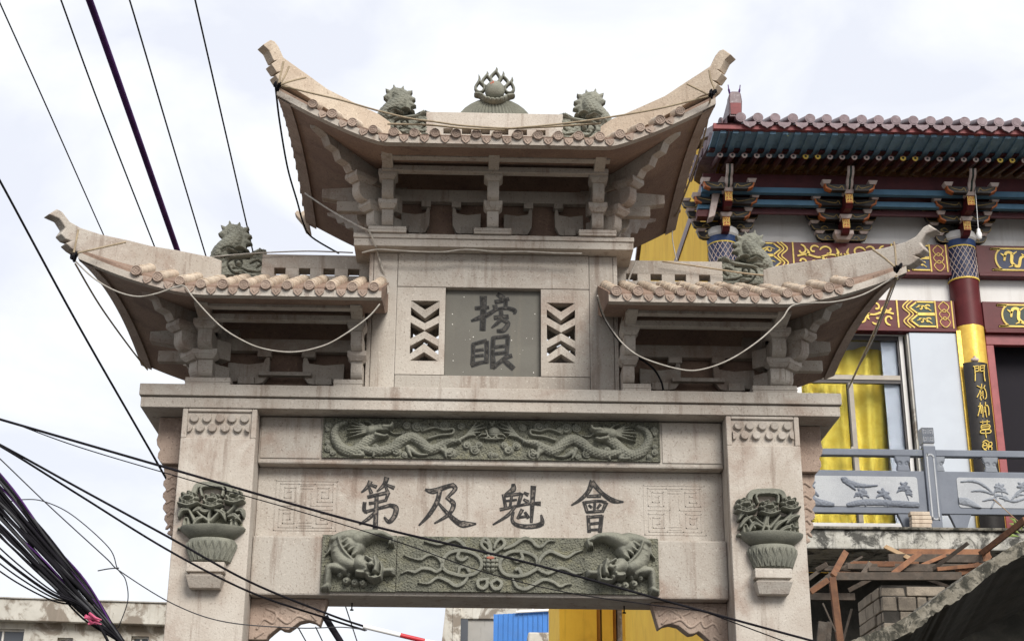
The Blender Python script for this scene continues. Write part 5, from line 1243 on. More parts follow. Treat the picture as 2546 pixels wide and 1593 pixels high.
def medallion(parent, xL, z0, z1, Y, mat, xR):
    h = z1 - z0; zc_ = (z0 + z1) / 2; P = []
    for a in np.linspace(math.pi / 2, 3 * math.pi / 2, 9): P.append((xL + 0.16 + 0.14 * math.cos(a), zc_ + h * 0.38 * math.sin(a)))
    P2 = P + [(xR, zc_ - h * 0.38), (xR, zc_ + h * 0.38)]
    MB().prism(P2, Y - 0.006, Y + 0.002).build('blue_field', M[mat], parent)
    g = MB(); gold(g, [(xR, zc_ + h * 0.38)] + P + [(xR, zc_ - h * 0.38)], [0.028] * (len(P) + 2), Y - 0.002); g.build('gold_border', M['gold'], parent)
    g = MB()
    for k in range(int((xR - xL) / 0.34)):
        x = xL + 0.16 + k * 0.34
        gold(g, [(x, zc_ - 0.02), (x + 0.04, zc_ + 0.11), (x + 0.13, zc_ + 0.10), (x + 0.12, zc_ - 0.06), (x + 0.22, zc_ - 0.12), (x + 0.27, zc_ + 0.02), (x + 0.34, zc_ + 0.06)], [0.03, 0.045, 0.05, 0.05, 0.05, 0.045, 0.03], Y - 0.003)
        gold(g, [(x + 0.02, zc_ + 0.05), (x - 0.05, zc_ + 0.10)], [0.04, 0.012], Y - 0.003); gold(g, [(x + 0.15, zc_ - 0.1), (x + 0.06, zc_ - 0.14)], [0.03, 0.01], Y - 0.003); gold(g, [(x + 0.15, zc_ + 0.09), (x + 0.22, zc_ + 0.14)], [0.03, 0.01], Y - 0.003)
    g.build('gold_dragon', M['gold'], parent)
YBm = 9.90
for nm, z0, z1, fld in (('upper_beam', 11.14, 11.63, 'navy'), ('lower_beam', 10.17, 10.65, 'green_dark')):
    b1 = MB().box(4.08, 7.53, YBm, 10.058, z0, z1).box(4.08, 7.53, YBm - 0.03, 10.05, z0 - 0.06, z0 - 0.002).build(nm, M['dark_red'], TEMPLE, bevel=0.008)
    beam_decor(b1, 4.09, 7.50, z0, z1, YBm, fld)
    b2 = MB().box(7.98, 11.42, YBm, 10.058, z0, z1).box(7.98, 11.42, YBm - 0.03, 10.05, z0 - 0.06, z0 - 0.002).build(nm, M['dark_red'], TEMPLE, bevel=0.008)
    medallion(b2, 8.26, z0, z1, YBm, fld, 11.1)

# bracket clusters under the eave
def bracket_cluster(x, base):
    e = empty('bracket_cluster', (x, 9.9, 11.6), TEMPLE)
    if base:
        MB().frustum((x - 0.10, x + 0.10, 9.78, 10.05), (x - 0.15, x + 0.15, 9.72, 10.05), 11.632, 11.70).box(x - 0.155, x + 0.155, 9.71, 10.05, 11.7005, 11.775).build('base_block', M['bracket_white'], e, bevel=0.008)
    z0 = 11.655
    for k in range(4):
        za = z0 + 0.005 + k * 0.160; hw = 0.42 + 0.083 * k; yf = 9.88 - 0.04 * k
        for s in (-1, 1):
            P = [(x + s * 0.06, za), (x + s * (hw - 0.10), za), (x + s * (hw - 0.03), za + 0.035), (x + s * hw, za + 0.115), (x + s * 0.06, za + 0.115)]
            MB().prism(P, yf, yf + 0.09).build('arm', M['bracket_black'], e, bevel=0.004)
            g = MB(); ribbon(g, [(x + s * 0.10, za + 0.012), (x + s * (hw - 0.10), za + 0.012), (x + s * (hw - 0.035), za + 0.045), (x + s * (hw - 0.01), za + 0.095)], [0.008] * 4, yf - 0.006, yf + 0.001)
            scroll_w = [(x + s * (hw * 0.45), za + 0.04), (x + s * (hw * 0.55), za + 0.075), (x + s * (hw * 0.68), za + 0.04), (x + s * (hw * 0.60), za + 0.03)]
            ribbon(g, scroll_w, [0.008, 0.012, 0.012, 0.008], yf - 0.006, yf + 0.001); g.build('gilt_outline', M['gilt'], e)
            MB().frustum((x + s * (hw - 0.065) - 0.045, x + s * (hw - 0.065) + 0.045, yf - 0.02, yf + 0.11), (x + s * (hw - 0.065) - 0.08, x + s * (hw - 0.065) + 0.08, yf - 0.045, yf + 0.13), za + 0.1165, za + 0.158).build('cap_block', M['bracket_white'], e, bevel=0.004)
    # arms set forward on the projecting tiers
    for k, (za, hw, yf) in enumerate(((11.92, 0.41, 9.62), (12.09, 0.50, 9.46), (12.21, 0.40, 9.16))):
        for s in (-1, 1):
            P = [(x + s * 0.07, za), (x + s * (hw - 0.09), za), (x + s * (hw - 0.02), za + 0.04), (x + s * hw, za + 0.11), (x + s * 0.07, za + 0.11)]
            MB().prism(P, yf, yf + 0.10).build('forward_arm', M['bracket_black'], e, bevel=0.004)
            MB().prism([(x + s * (hw - 0.10), za - 0.004), (x + s * (hw - 0.012), za + 0.035), (x + s * (hw + 0.006), za + 0.11), (x + s * (hw - 0.012), za + 0.11), (x + s * (hw - 0.035), za + 0.055), (x + s * (hw - 0.10), za + 0.012)], yf - 0.005, yf + 0.105).build('orange_edge', M['bracket_orange'], e)
            g = MB(); ribbon(g, [(x + s * 0.10, za + 0.02), (x + s * 0.13, za + 0.08), (x + s * 0.19, za + 0.04), (x + s * (hw - 0.05), za + 0.09)], [0.008, 0.012, 0.012, 0.006], yf - 0.007, yf + 0.001); g.build('gilt_outline', M['gilt'], e)
            MB().frustum((x + s * (hw - 0.03) - 0.05, x + s * (hw - 0.03) + 0.05, yf - 0.01, yf + 0.11), (x + s * (hw - 0.03) - 0.075, x + s * (hw - 0.03) + 0.075, yf - 0.03, yf + 0.13), za + 0.112, za + 0.175).build('cap_block', M['bracket_white'], e, bevel=0.004)
    # central arms reaching out, each with an orange painted face
    for k, (za, h, yf) in enumerate(((11.68, 0.22, 9.56), (11.98, 0.22, 9.26))):
        fn = lambda a, b, c: (x + c, a, b)
        MB().prism([(10.0, za), (yf + 0.07, za), (yf, za + 0.06), (yf, za + h), (10.0, za + h)], -0.06, 0.06, fn).build('centre_arm', M['dark_red'], e, bevel=0.004)
        MB().box(x - 0.058, x + 0.058, yf - 0.008, yf - 0.001, za + 0.06, za + h - 0.005).build('orange_face', M['bracket_orange'], e)
        g = MB(); zz = za + 0.06; hh = h - 0.065
        for pts in ([(-0.035, 0.2), (0.035, 0.2)], [(-0.04, 0.55), (0.04, 0.55)], [(0, 0.1), (0, 0.95)], [(-0.03, 0.85), (0.03, 0.85)], [(-0.03, 0.4), (-0.03, 0.75)], [(0.03, 0.4), (0.03, 0.75)]):
            ribbon(g, [(x + a, zz + b * hh) for a, b in pts], [0.010, 0.010], yf - 0.014, yf - 0.007)
        for u in (-0.052, 0.052): ribbon(g, [(x + u, zz + 0.02 * hh), (x + u, zz + 0.98 * hh)], [0.008, 0.008], yf - 0.012, yf - 0.007)
        g.build('gold_emblem', M['gold'], e)
        MB().frustum((x - 0.07, x + 0.07, yf - 0.02, yf + 0.12), (x - 0.10, x + 0.10, yf - 0.045, yf + 0.15), za + h + 0.002, za + h + 0.065).build('cap_block', M['bracket_white'], e, bevel=0.005)
    # curled nose above
    cols = ('bracket_white', 'green_dark', 'bracket_white')
    for i, mt in enumerate(cols):
        xx = x + (i - 1) * 0.032
        MB().tube(spline([(xx, 9.36, 12.22), (xx, 9.20, 12.30), (xx, 9.14, 12.40), (xx, 9.06, 12.46), (xx, 9.02, 12.57)], k=4), [0.03] * 8 + [0.026] * 9, 8).build('curled_nose', M[mt], e, 60)
for x, b in ((3.87, False), (5.80, True), (7.755, False), (9.70, True), (11.64, False)): bracket_cluster(x, b)

# purlins, soffit, rafters and tiled eave
for nm, mt, y0, y1, z0, z1 in (('purlin', 'blue_paint', 9.34, 9.44, 12.235, 12.33), ('purlin', 'blue_paint', 9.50, 9.60, 12.10, 12.19), ('board', 'maroon', 9.42, 9.46, 12.332, 12.60), ('board', 'maroon', 9.56, 9.60, 12.192, 12.232), ('board', 'maroon', 9.64, 9.68, 12.0, 12.10)):
    MB().box(3.46 if mt == 'blue_paint' else 3.50, TX1, y0, y1, z0, z1).build(nm, M[mt], TEMPLE, bevel=0.006)
MB().box(3.48, TX1, 9.60, 10.06, 12.30, 12.34).build('soffit', M['maroon'], TEMPLE)
for k, (z0, z1, mt) in enumerate(((11.88, 12.0, 'dark_red'), (12.02, 12.10, 'blue_paint'), (12.11, 12.19, 'dark_red'), (12.20, 12.30, 'blue_paint'), (12.31, 12.50, 'dark_red'))):
    MB().box(3.40 + 0.02 * k, 3.62, 9.52, 9.70, z0, z1).build('beam_end', M[mt], TEMPLE, bevel=0.006)
MB().prism([(3.56, 11.80), (3.66, 11.84), (3.78, 12.30), (3.90, 12.52), (3.80, 12.54), (3.66, 12.32)], 9.40, 9.62).build('corner_strut', M['bracket_white'], TEMPLE, bevel=0.01)
RAFT = MB().tube([(0, 0, 0), (0, 0.9, 0.20)], 0.047, 12).mesh('round_rafter', M['maroon'], 50)
RTIP = MB().lathe([(0.046, -0.004), (0.046, 0.006), (0.020, 0.008), (0.018, -0.004)], 0, 0, 16).mesh('rafter_tip', M['bracket_white'], 40)
RTIPY = MB().lathe([(0.046, -0.004), (0.046, 0.006), (0.020, 0.008), (0.018, -0.004)], 0, 0, 16).mesh('rafter_tip', M['gold'], 40)
RHOLE = MB().lathe([(0.018, -0.002), (0.018, 0.010), (0.001, 0.011)], 0, 0, 12).mesh('rafter_hole', M['bracket_black'], 40)
FLY = MB().prism([(8.30, 0.035), (8.80, 0.0), (9.0, 0.02), (9.0, 0.11), (8.30, 0.125)], -0.045, 0.045, lambda a, b, c: (c, a, b)).mesh('flying_rafter', M['teal'], 30)
eave = MB().box(3.50, TX1, 8.24, 8.34, 12.775, 12.875).build('eave_board', M['red_soffit'], TEMPLE, bevel=0.006)
MB().prism([(8.32, 12.768), (9.1, 12.735), (9.1, 12.775), (8.32, 12.80)], 3.52, TX1, lambda a, b, c: (c, a, b)).build('rafter_board', M['teal'], TEMPLE)
MB().prism([(8.80, 12.705), (9.6, 12.86), (9.6, 12.89), (8.80, 12.735)], 3.52, TX1, lambda a, b, c: (c, a, b)).build('rafter_board', M['maroon'], TEMPLE)
x = 3.68; i = 0
while x < 13.4:
    r = inst('round_rafter', RAFT, T((x, 8.78, 12.605)), TEMPLE)
    inst('rafter_tip', RTIPY if i % 8 in (7, 0) and i else RTIP, T((x, 8.782, 12.605)) @ RX(math.pi / 2), r)
    inst('rafter_hole', RHOLE, T((x, 8.781, 12.605)) @ RX(math.pi / 2), r)
    inst('flying_rafter', FLY, T((x - 0.02, 0, 12.70)), TEMPLE)
    x += 0.193; i += 1
# tiled roof
rz = lambda y: 12.90 + 0.55 * (y - 8.22)
rf = MB(); rf.prism([(8.22, 12.86), (16.8, 16.55), (25.2, 12.95), (25.2, 12.88), (16.8, 16.40), (8.40, 12.80)], 3.55, TX1, lambda a, b, c: (c, a, b))
TROOF = rf.build('tiled_roof', M['tile_mauve'], TEMPLE)
BT = MB().tube([(0, 0, 0), (0, 1.5, 0.62)], 0.078, 16).mesh('cover_tile', M['tile_mauve'], 50)
BD = MB().tube([(0, 0.012, 0), (0, -0.012, 0)], 0.080, 20)
BD.tube([(0, -0.012, 0), (0, -0.016, 0)], 0.058, 16)
BD = BD.mesh('tile_end', M['tile_face'], 40)
BP = MB().prism([(-0.10, 0.05), (-0.05, 0.03), (0.05, 0.03), (0.10, 0.05), (0.10, 0.0), (0.07, -0.035), (0.03, -0.05), (0, -0.075), (-0.03, -0.05), (-0.07, -0.035), (-0.10, 0.0)], -0.014, 0.014).mesh('drip_tile', M['tile_face'], 30)
for k in range(36):
    x = 3.92 + k * 0.268
    inst('cover_tile', BT, T((x, 8.20, 12.945)), TROOF)
    inst('tile_end', BD, T((x + RNG.uniform(-.006, .006), 8.185, 12.95)) @ RX(RNG.uniform(-.05, .05)), TROOF)
    inst('drip_tile', BP, T((x + 0.134, 8.19, 12.845)) @ RY(RNG.uniform(-.05, .05)), TROOF)
# corner ridge with its upright end block and two horns
ce = empty('corner_ridge', (3.8, 8.3, 13.0), TROOF)
MB().prism([(3.76, 13.02), (3.96, 13.02), (3.98, 13.30), (3.965, 13.44), (3.93, 13.47), (3.82, 13.47), (3.785, 13.43), (3.77, 13.28)], 8.30, 8.52).build('end_block', M['tile_mauve'], TROOF, 30, bevel=0.015)
MB().box(3.79, 3.955, 8.285, 8.299, 13.06, 13.26).build('end_face', M['red_soffit'], TROOF)
for s in (0, 1): MB().tube(spline([(3.81 + 0.13 * s, 8.38, 13.45), (3.79 + 0.17 * s, 8.36, 13.53), (3.785 + 0.19 * s, 8.37, 13.62)], k=4), [0.016] * 5 + [0.008] * 4, 7).build('horn', M['cable_purple'], TROOF, 60)
bpy.data.objects.remove(ce)
MB().prism([(8.50, 13.02), (8.50, 13.38), (9.2, 13.30), (16.8, 16.6), (16.8, 16.3)], 3.78, 3.95, lambda a, b, c: (c, a, b)).build('hip_ridge', M['tile_mauve'], TROOF)
vg = MB()
P = [(3.72, 8.25, 12.98), (3.52, 8.8, 12.90), (3.43, 9.4, 12.84), (3.43, 9.9, 12.80), (3.60, 10.1, 12.79), (3.60, 25.0, 12.78)]
for (a, b) in zip(P, P[1:]):
    vg.add([(a[0], a[1], a[2] - 0.10), (b[0], b[1], b[2] - 0.10), (b[0], b[1], b[2] + 0.02), (a[0], a[1], a[2] + 0.02), (3.75, a[1], 12.72), (3.75, b[1], 12.72), (3.78, b[1], 13.05 + 0.15 * max(0, min(6, b[1] - 8.3))), (3.78, a[1], 13.05 + 0.15 * max(0, min(6, a[1] - 8.3)))],
           [(0, 1, 2, 3), (0, 4, 5, 1), (3, 2, 6, 7)])
vg.build('side_eave', M['tile_face'], TROOF)
for k in range(9):
    t = k / 8; y = 8.4 + 1.6 * t; x = 3.66 - 0.24 * min(1, t * 1.6); z = 12.97 - 0.16 * min(1, t * 1.4)
    inst('tile_end', BD, T((x - 0.02, y, z)) @ RZ(-math.pi / 2 + 0.25), TROOF)

# window with its frame, and the curtain inside
WN = empty('window', (5.9, 10.1, 7.05), TEMPLE)
MB().box(6.60, 6.72, 10.07, 10.16, 7.06, 10.09).build('frame_side', M['frame_dark'], WN)
MB().box(6.63, 6.69, 10.05, 10.069, 7.06, 10.09).build('frame_bead', M['white_wall'], WN)
MB().box(5.03, 6.60, 10.07, 10.15, 10.02, 10.09).build('frame_top', M['frame_dark'], WN)
MB().box(5.03, 6.60, 10.06, 10.14, 9.355, 9.43).build('transom', M['metal_frame'], WN)
MB().box(5.03, 6.60, 10.075, 10.13, 9.30, 9.354).build('transom', M['frame_dark'], WN)
MB().box(5.77, 5.84, 10.06, 10.14, 7.06, 9.30).build('mullion', M['metal_frame'], WN)
MB().box(5.745, 5.769, 10.055, 10.14, 7.06, 9.30).build('mullion', M['frame_dark'], WN)
MB().box(5.72, 5.76, 10.0, 10.054, 8.14, 8.24).build('latch', M['metal_frame'], WN)
MB().box(5.03, 6.60, 10.105, 10.112, 7.06, 9.299).build('pane', M['glass'], WN)
MB().box(5.03, 6.60, 10.105, 10.112, 9.431, 10.019).build('pane', M['glass'], WN)
MB().box(4.9, 6.9, 10.56, 10.60, 6.7, 10.3).box(6.85, 6.9, 10.31, 10.56, 6.7, 10.3).build('pale_backing', M['room_pale'], TEMPLE)  # backing board added behind the curtain, reflected sky put into its colour
MB().box(6.36, 6.60, 10.150, 10.165, 7.06, 10.02).build('sky_reflection_board', M['pier_white'], WN)  # pale board added behind the glass to stand for reflected sky
def curtain(x0, x1, zt_, zb_, Y, label):
    m = MB(); n = 60; vs = []; fs = []
    for j, z in enumerate(np.linspace(zt_, zb_, 14)):
        for i in range(n + 1):
            t = i / n; x = x0 + (x1 - x0) * (t + 0.012 * math.sin(9 * t + j * 0.3)) + 0.02 * math.sin(j * 0.5) * t
            y = Y + 0.045 * math.sin(t * 38 + 0.6 * math.sin(j * 0.35)) + 0.03 * math.sin(t * 13 + j * 0.1)
            sag = (0.05 * math.sin(t * 10) if j == 0 else 0)
            vs.append((x, y, z + sag))
    for j in range(13):
        for i in range(n): a = j * (n + 1) + i; fs.append((a, a + 1, a + n + 2, a + n + 1))
    o = m.add(vs, fs).build('curtain', M['curtain'], None, 80)
    s = o.modifiers.new('cloth', 'SOLIDIFY'); s.thickness = 0.006
    tag(o, label, 'curtain')
curtain(5.0, 6.44, 9.97, 6.75, 10.42, 'yellow curtain hanging inside the upper window of the temple')
# white pier and doorway
MB().box(6.755, 7.525, 9.90, 10.058, 6.602, 10.10).build('pier', M['pier_white'], TEMPLE, bevel=0.01)
MB().box(6.725, 6.754, 9.93, 10.05, 6.602, 10.09).build('pier_edge', M['cement_light'], TEMPLE)
DR = empty('doorway', (9.0, 10.0, 6.6), TEMPLE)
MB().box(7.99, 11.4, 9.94, 10.055, 9.93, 10.105).build('door_head', M['door_red'], DR, bevel=0.008)
MB().box(7.99, 8.11, 9.95, 10.055, 6.602, 9.928).build('door_jamb', M['door_red'], DR, bevel=0.008)
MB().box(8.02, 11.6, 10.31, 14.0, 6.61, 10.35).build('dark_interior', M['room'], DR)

# couplet board hanging on the middle pillar
BDC = empty('couplet_board', (7.70, 9.72, 6.65))
tag(BDC, 'long black board with raised gold characters hanging on the gold pillar', 'sign')
m = MB(); n = 14; cx, cy = 7.725, 9.99
vs = []; fs = []
for r in (0.270, 0.250):
    for z in (6.66, 9.56):
        for k in range(n + 1):
            a = -math.pi / 2 + math.radians(46) * (2 * k / n - 1); vs.append((cx + r * math.cos(a), cy + r * math.sin(a), z))
o1 = n + 1
for k in range(n):
    fs += [(k, k + 1, o1 + k + 1, o1 + k), (2 * o1 + k, 3 * o1 + k, 3 * o1 + k + 1, 2 * o1 + k + 1), (k, 2 * o1 + k, 2 * o1 + k + 1, k + 1), (o1 + k, o1 + k + 1, 3 * o1 + k + 1, 3 * o1 + k)]
for k in (0, n): fs.append((k, o1 + k, 3 * o1 + k, 2 * o1 + k))
m.add(vs, fs).build('board', M['bracket_black'], BDC, 40)
MB().sphere((7.71, 9.74, 9.60), 0.045, 12, 8, (1.5, 0.8, 0.8)).tube([(7.71, 9.75, 9.58), (7.71, 9.74, 9.66)], 0.02, 8).build('hanger', M['bracket_white'], BDC, 50)
zk = zoomed(2350, 850, 3.217); YK = 9.708
KCH = [
 [[(235, 195), (240, 255), (240, 310)], [(225, 195), (268, 190)], [(238, 212), (268, 208)], [(240, 235), (270, 232)], [(268, 188), (270, 235)], [(280, 190), (282, 236)], [(280, 190), (318, 186)], [(282, 210), (312, 205)], [(282, 235), (312, 228)], [(312, 188), (312, 260), (320, 312)]],
 [[(255, 350), (300, 370), (318, 345)], [(292, 335), (285, 380), (255, 440)], [(275, 390), (305, 365), (325, 395), (330, 440), (318, 455)], [(285, 400), (280, 455)], [(300, 390), (305, 450)], [(285, 410), (305, 408)], [(282, 428), (305, 425)], [(290, 455), (285, 465)]],
 [[(280, 485), (275, 540), (262, 590)], [(265, 515), (290, 505), (300, 530), (302, 600)], [(285, 510), (288, 570)], [(322, 482), (322, 545), (332, 600)], [(312, 520), (335, 505), (348, 535), (350, 585)], [(318, 510), (318, 560)]],
 [[(280, 640), (355, 635)], [(300, 628), (300, 652)], [(335, 625), (335, 650)], [(290, 665), (350, 660), (352, 690), (292, 693), (290, 665)], [(295, 678), (350, 675)], [(285, 705), (358, 700), (358, 725), (288, 728), (285, 705)], [(322, 700), (325, 740), (330, 765)]],
 [[(300, 800), (325, 785), (350, 800)], [(305, 810), (300, 840), (320, 855), (335, 840), (330, 810), (310, 805)], [(305, 828), (332, 826)], [(350, 800), (345, 860)], [(350, 805), (370, 800), (372, 825), (350, 830)], [(350, 840), (372, 838), (372, 862)], [(310, 858), (330, 865)]],
 [[(315, 965), (380, 962)], [(345, 955), (345, 985)], [(325, 985), (345, 975), (370, 985)], [(330, 990), (322, 1030)], [(365, 990), (378, 1030)], [(335, 1005), (362, 1003)], [(335, 1020), (362, 1018)], [(348, 990), (348, 1030)]]]
for ch in KCH:
    g = MB()
    for st in ch: ribbon(g, xz(st, YK, zk), [0.0115] * len(st), YK - 0.006, YK + 0.014, k=4)
    g.build('gold_character', M['gold'], BDC)

# bulb hanging from the eave
lb = empty('light_bulb', (7.80, 9.2, 11.46)); tag(lb, 'white bulb hanging on a thin wire in front of the middle pillar', 'bulb')
MB().tube([(7.83, 9.2, 12.45), (7.80, 9.2, 11.60)], 0.006, 6).build('wire', M['plastic_white'], lb)
MB().lathe([(0.02, 11.60), (0.028, 11.585), (0.03, 11.54), (0.042, 11.53), (0.046, 11.48), (0.035, 11.43), (0.012, 11.415)], 7.80, 9.2, 14).build('bulb', M['plastic_white'], lb, 50)

# ------------------------------------------------------------------ balcony slab and carved stone railing
BAL = tag(empty('balcony', (8.0, 9.2, 6.28)), 'stained concrete balcony slab under the grey stone railing', 'balcony')
m = MB(); n = 40
for k in range(n):
    xa = 4.35 + (TX1 - 4.35) * k / n; xb = 4.35 + (TX1 - 4.35) * (k + 1) / n
m.box(4.35, TX1, 8.42, 10.058, 6.285, 6.555).build('slab', M['concrete'], BAL, bevel=0.02)
MB().box(4.33, TX1, 8.37, 10.05, 6.556, 6.598).build('slab_edge', M['concrete_moss'], BAL, bevel=0.012)
RAIL = tag(empty('stone_railing', (7.0, 8.6, 6.6)), 'blue-grey stone balcony railing with carved flower panels', 'railing')
YRl = 8.55
posts = [4.20, 6.475, 8.95, 11.4]
FRETP = [[(0, 0), (1, 0), (1, 1), (0, 1), (0, 0)], [(0.5, 0.0), (0.5, 1.0)], [(0.12, 0.85), (0.38, 0.85), (0.38, 0.15), (0.14, 0.15), (0.14, 0.6), (0.26, 0.6), (0.26, 0.38)], [(0.88, 0.85), (0.62, 0.85), (0.62, 0.15), (0.86, 0.15), (0.86, 0.6), (0.74, 0.6), (0.74, 0.38)]]
for x in posts:
    p = MB().box(x - 0.09, x + 0.09, YRl - 0.01, YRl + 0.17, 6.60, 7.84).build('post', M['rail_grey'], RAIL, bevel=0.012)
    g = MB(); loop = [(x + 0.048 * math.cos(a), 7.66 + 0.048 * math.sin(a)) for a in np.linspace(0, math.pi, 9)] + [(x + 0.048 * math.cos(a), 6.80 + 0.048 * math.sin(a)) for a in np.linspace(math.pi, 2 * math.pi, 9)]
    loop.append(loop[0]); ribbon(g, loop, [0.02] * len(loop), YRl - 0.018, YRl - 0.009, k=2); g.build('oval_moulding', M['rail_light'], p)
    MB().box(x - 0.075, x + 0.075, YRl + 0.005, YRl + 0.155, 7.841, 7.88).build('neck', M['rail_light'], p)
    MB().box(x - 0.088, x + 0.088, YRl - 0.008, YRl + 0.168, 7.881, 8.12).build('cap', M['rail_light'], p, bevel=0.01)
    g = MB()
    for zz in (7.893, 8.007):
        for path in FRETP:
            for a, b in zip(path, path[1:]): 
                zf_ = (lambda v: v) if zz > 8 else (lambda v: 1 - v)
                ribbon(g, [(x - 0.078 + 0.156 * a[0], zz + 0.098 * zf_(a[1])), (x - 0.078 + 0.156 * b[0], zz + 0.098 * zf_(b[1]))], [0.011, 0.011], YRl - 0.014, YRl - 0.007, k=1)
    g.build('fret_carving', M['rail_grey'], p)
def carved_panel(x0, x1, style):
    xa, xb = x0 + 0.092, x1 - 0.092; xm = (xa + xb) / 2
    MB().box(xa, xb, YRl + 0.02, YRl + 0.14, 7.69, 7.79).build('top_rail', M['rail_grey'], RAIL, bevel=0.012)
    pn = MB().box(xa, xb, YRl + 0.03, YRl + 0.13, 6.84, 7.47).build('panel', M['rail_grey'], RAIL, bevel=0.01)
    ia, ib = xa + (0.12 if style == 0 else 0.27), xb - (0.12 if style == 0 else 0.27)
    z0, z1 = 6.935, 7.38
    P = []
    for (cx_, cz, a0) in ((ib - 0.04, z1 - 0.04, 0), (ia + 0.04, z1 - 0.04, 90), (ia + 0.04, z0 + 0.04, 180), (ib - 0.04, z0 + 0.04, 270)):
        for a in (0, 30, 60, 90): P.append((cx_ + 0.04 * math.cos(math.radians(a0 + a)), cz + 0.04 * math.sin(math.radians(a0 + a))))
    MB().prism(P, YRl + 0.022, YRl + 0.032).build('picture_ground', M['rail_light'], pn)
    R = Relief(ia, ib, z0, z1, 0.008)
    rng = random.Random(5 + style)
    if style == 0:
        R.cap([(ia, z0 + 0.05), (ia + 0.15, z0 + 0.12), (ia + 0.35, z0 + 0.06), (ia + 0.6, z0 + 0.02)], [0.06, 0.10, 0.06, 0.03], 0.02)
        R.cap([(xm - 0.1, z0 + 0.02), (xm + 0.2, z0 + 0.06), (ib, z0 + 0.03)], [0.03, 0.05, 0.04], 0.02)
        fl = [(ia + 0.30, z0 + 0.31), (xm + 0.10, z0 + 0.20), (xm + 0.42, z0 + 0.20), (ib - 0.2, z0 + 0.3)]
        R.cap([(xm - 0.15, z0 + 0.40), (xm - 0.02, z0 + 0.33), (xm + 0.14, z0 + 0.30), (xm + 0.34, z0 + 0.31)], [0.03, 0.045, 0.03, 0.01], 0.02)
        R.cap([(xm - 0.12, z0 + 0.38), (xm + 0.02, z0 + 0.24)], [0.05, 0.01], 0.02)
    else:
        R.cap([(ia, z0 + 0.1), (ia + 0.12, z0 + 0.08), (ia + 0.3, z0 + 0.0)], [0.05, 0.06, 0.02], 0.02)
        fl = [(ia + 0.62, z0 + 0.30), (ia + 0.95, z0 + 0.33), (ia + 1.3, z0 + 0.28)]
        for pts in ([(ia + 0.06, z0 + 0.38), (ia + 0.25, z0 + 0.39), (ia + 0.40, z0 + 0.32), (ia + 0.52, z0 + 0.2)], [(ia + 0.2, z0 + 0.24), (ia + 0.35, z0 + 0.25), (ia + 0.5, z0 + 0.2)], [(ia + 0.35, z0 + 0.1), (ia + 0.5, z0 + 0.13), (ia + 0.6, z0 + 0.05)], [(ia + 0.55, z0 + 0.15), (ia + 0.46, z0 + 0.0)], [(ia + 0.6, z0 + 0.15), (ia + 0.8, z0 + 0.1), (ia + 1.0, z0 + 0.16)], [(ia + 0.75, z0 + 0.1), (ia + 0.9, z0 + 0.25), (ia + 1.1, z0 + 0.3)]):
            R.cap(pts, [0.01] + [0.022] * (len(pts) - 2) + [0.012], 0.016)
    for fx, fz in fl:
        for k in range(7):
            a = k * 0.9 + rng.random(); R.cap([(fx + 0.02 * math.cos(a), fz + 0.02 * math.sin(a)), (fx + 0.075 * math.cos(a), fz + 0.06 * math.sin(a))], [0.03, 0.016], 0.014 + 0.006 * (k % 2))
        R.cap([(fx, fz), (fx + 0.02, fz - 0.1), (fx + 0.05, fz - 0.2)], [0.008, 0.008, 0.008], 0.012)
        for k in range(4):
            s = rng.choice((-1, 1)); a = rng.uniform(0.02, 0.16); R.cap([(fx + 0.02, fz - a), (fx + s * 0.06, fz - a + 0.01), (fx + s * 0.11, fz - a - 0.03)], [0.006, 0.024, 0.005], 0.014)
    R.rough(0.002, 4)
    R.build('flower_carving', M['rail_mid' if style else 'rail_grey'], pn, YRl + 0.022, sink=0.004)
    for xx in ([xa + 0.30, xb - 0.30] if style == 0 else [xa + 0.02, xm - 0.35, xb - 0.3]):
        R = Relief(xx - 0.14, xx + 0.14, 7.468, 7.692, 0.009)
        R.cap([(xx, 7.49), (xx, 7.58), (xx, 7.68)], [0.10, 0.075, 0.13], 0.03, 'flat'); R.cloud(xx - 0.05, 7.58, 0.035, 0.045); R.cloud(xx + 0.05, 7.58, 0.035, 0.045, -1)
        if xx == xa + 0.02: R.H[:, R.xs < xa] = 0
        R.build('vase_support', M['rail_mid' if style else 'rail_grey'], RAIL, YRl + 0.06, both=True)
    for xx in (xa + 0.28, xb - 0.28):
        MB().prism([(xx - 0.16, 6.838), (xx + 0.16, 6.838), (xx + 0.13, 6.77), (xx + 0.10, 6.69), (xx + 0.07, 6.602), (xx - 0.07, 6.602), (xx - 0.10, 6.69), (xx - 0.13, 6.77)], YRl + 0.04, YRl + 0.12).build('foot', M['rail_grey'], RAIL, bevel=0.008)
carved_panel(posts[0], posts[1], 0); carved_panel(posts[1], posts[2], 1); carved_panel(posts[2], posts[3], 1)
p0 = at(2305, 1300, 8.45)
st = tag(empty('stone_stack', (6.15, 8.5, 6.6)), 'small stack of pale stone slabs on the balcony edge beside the railing post', 'stones')
for k in range(4): MB().box(6.08 + RNG.uniform(-.02, .02), 6.375 - RNG.uniform(0, .03), 8.40, 8.53, 6.60 + k * 0.058, 6.655 + k * 0.058).build('slab', M['stone_cream'], st, bevel=0.008)

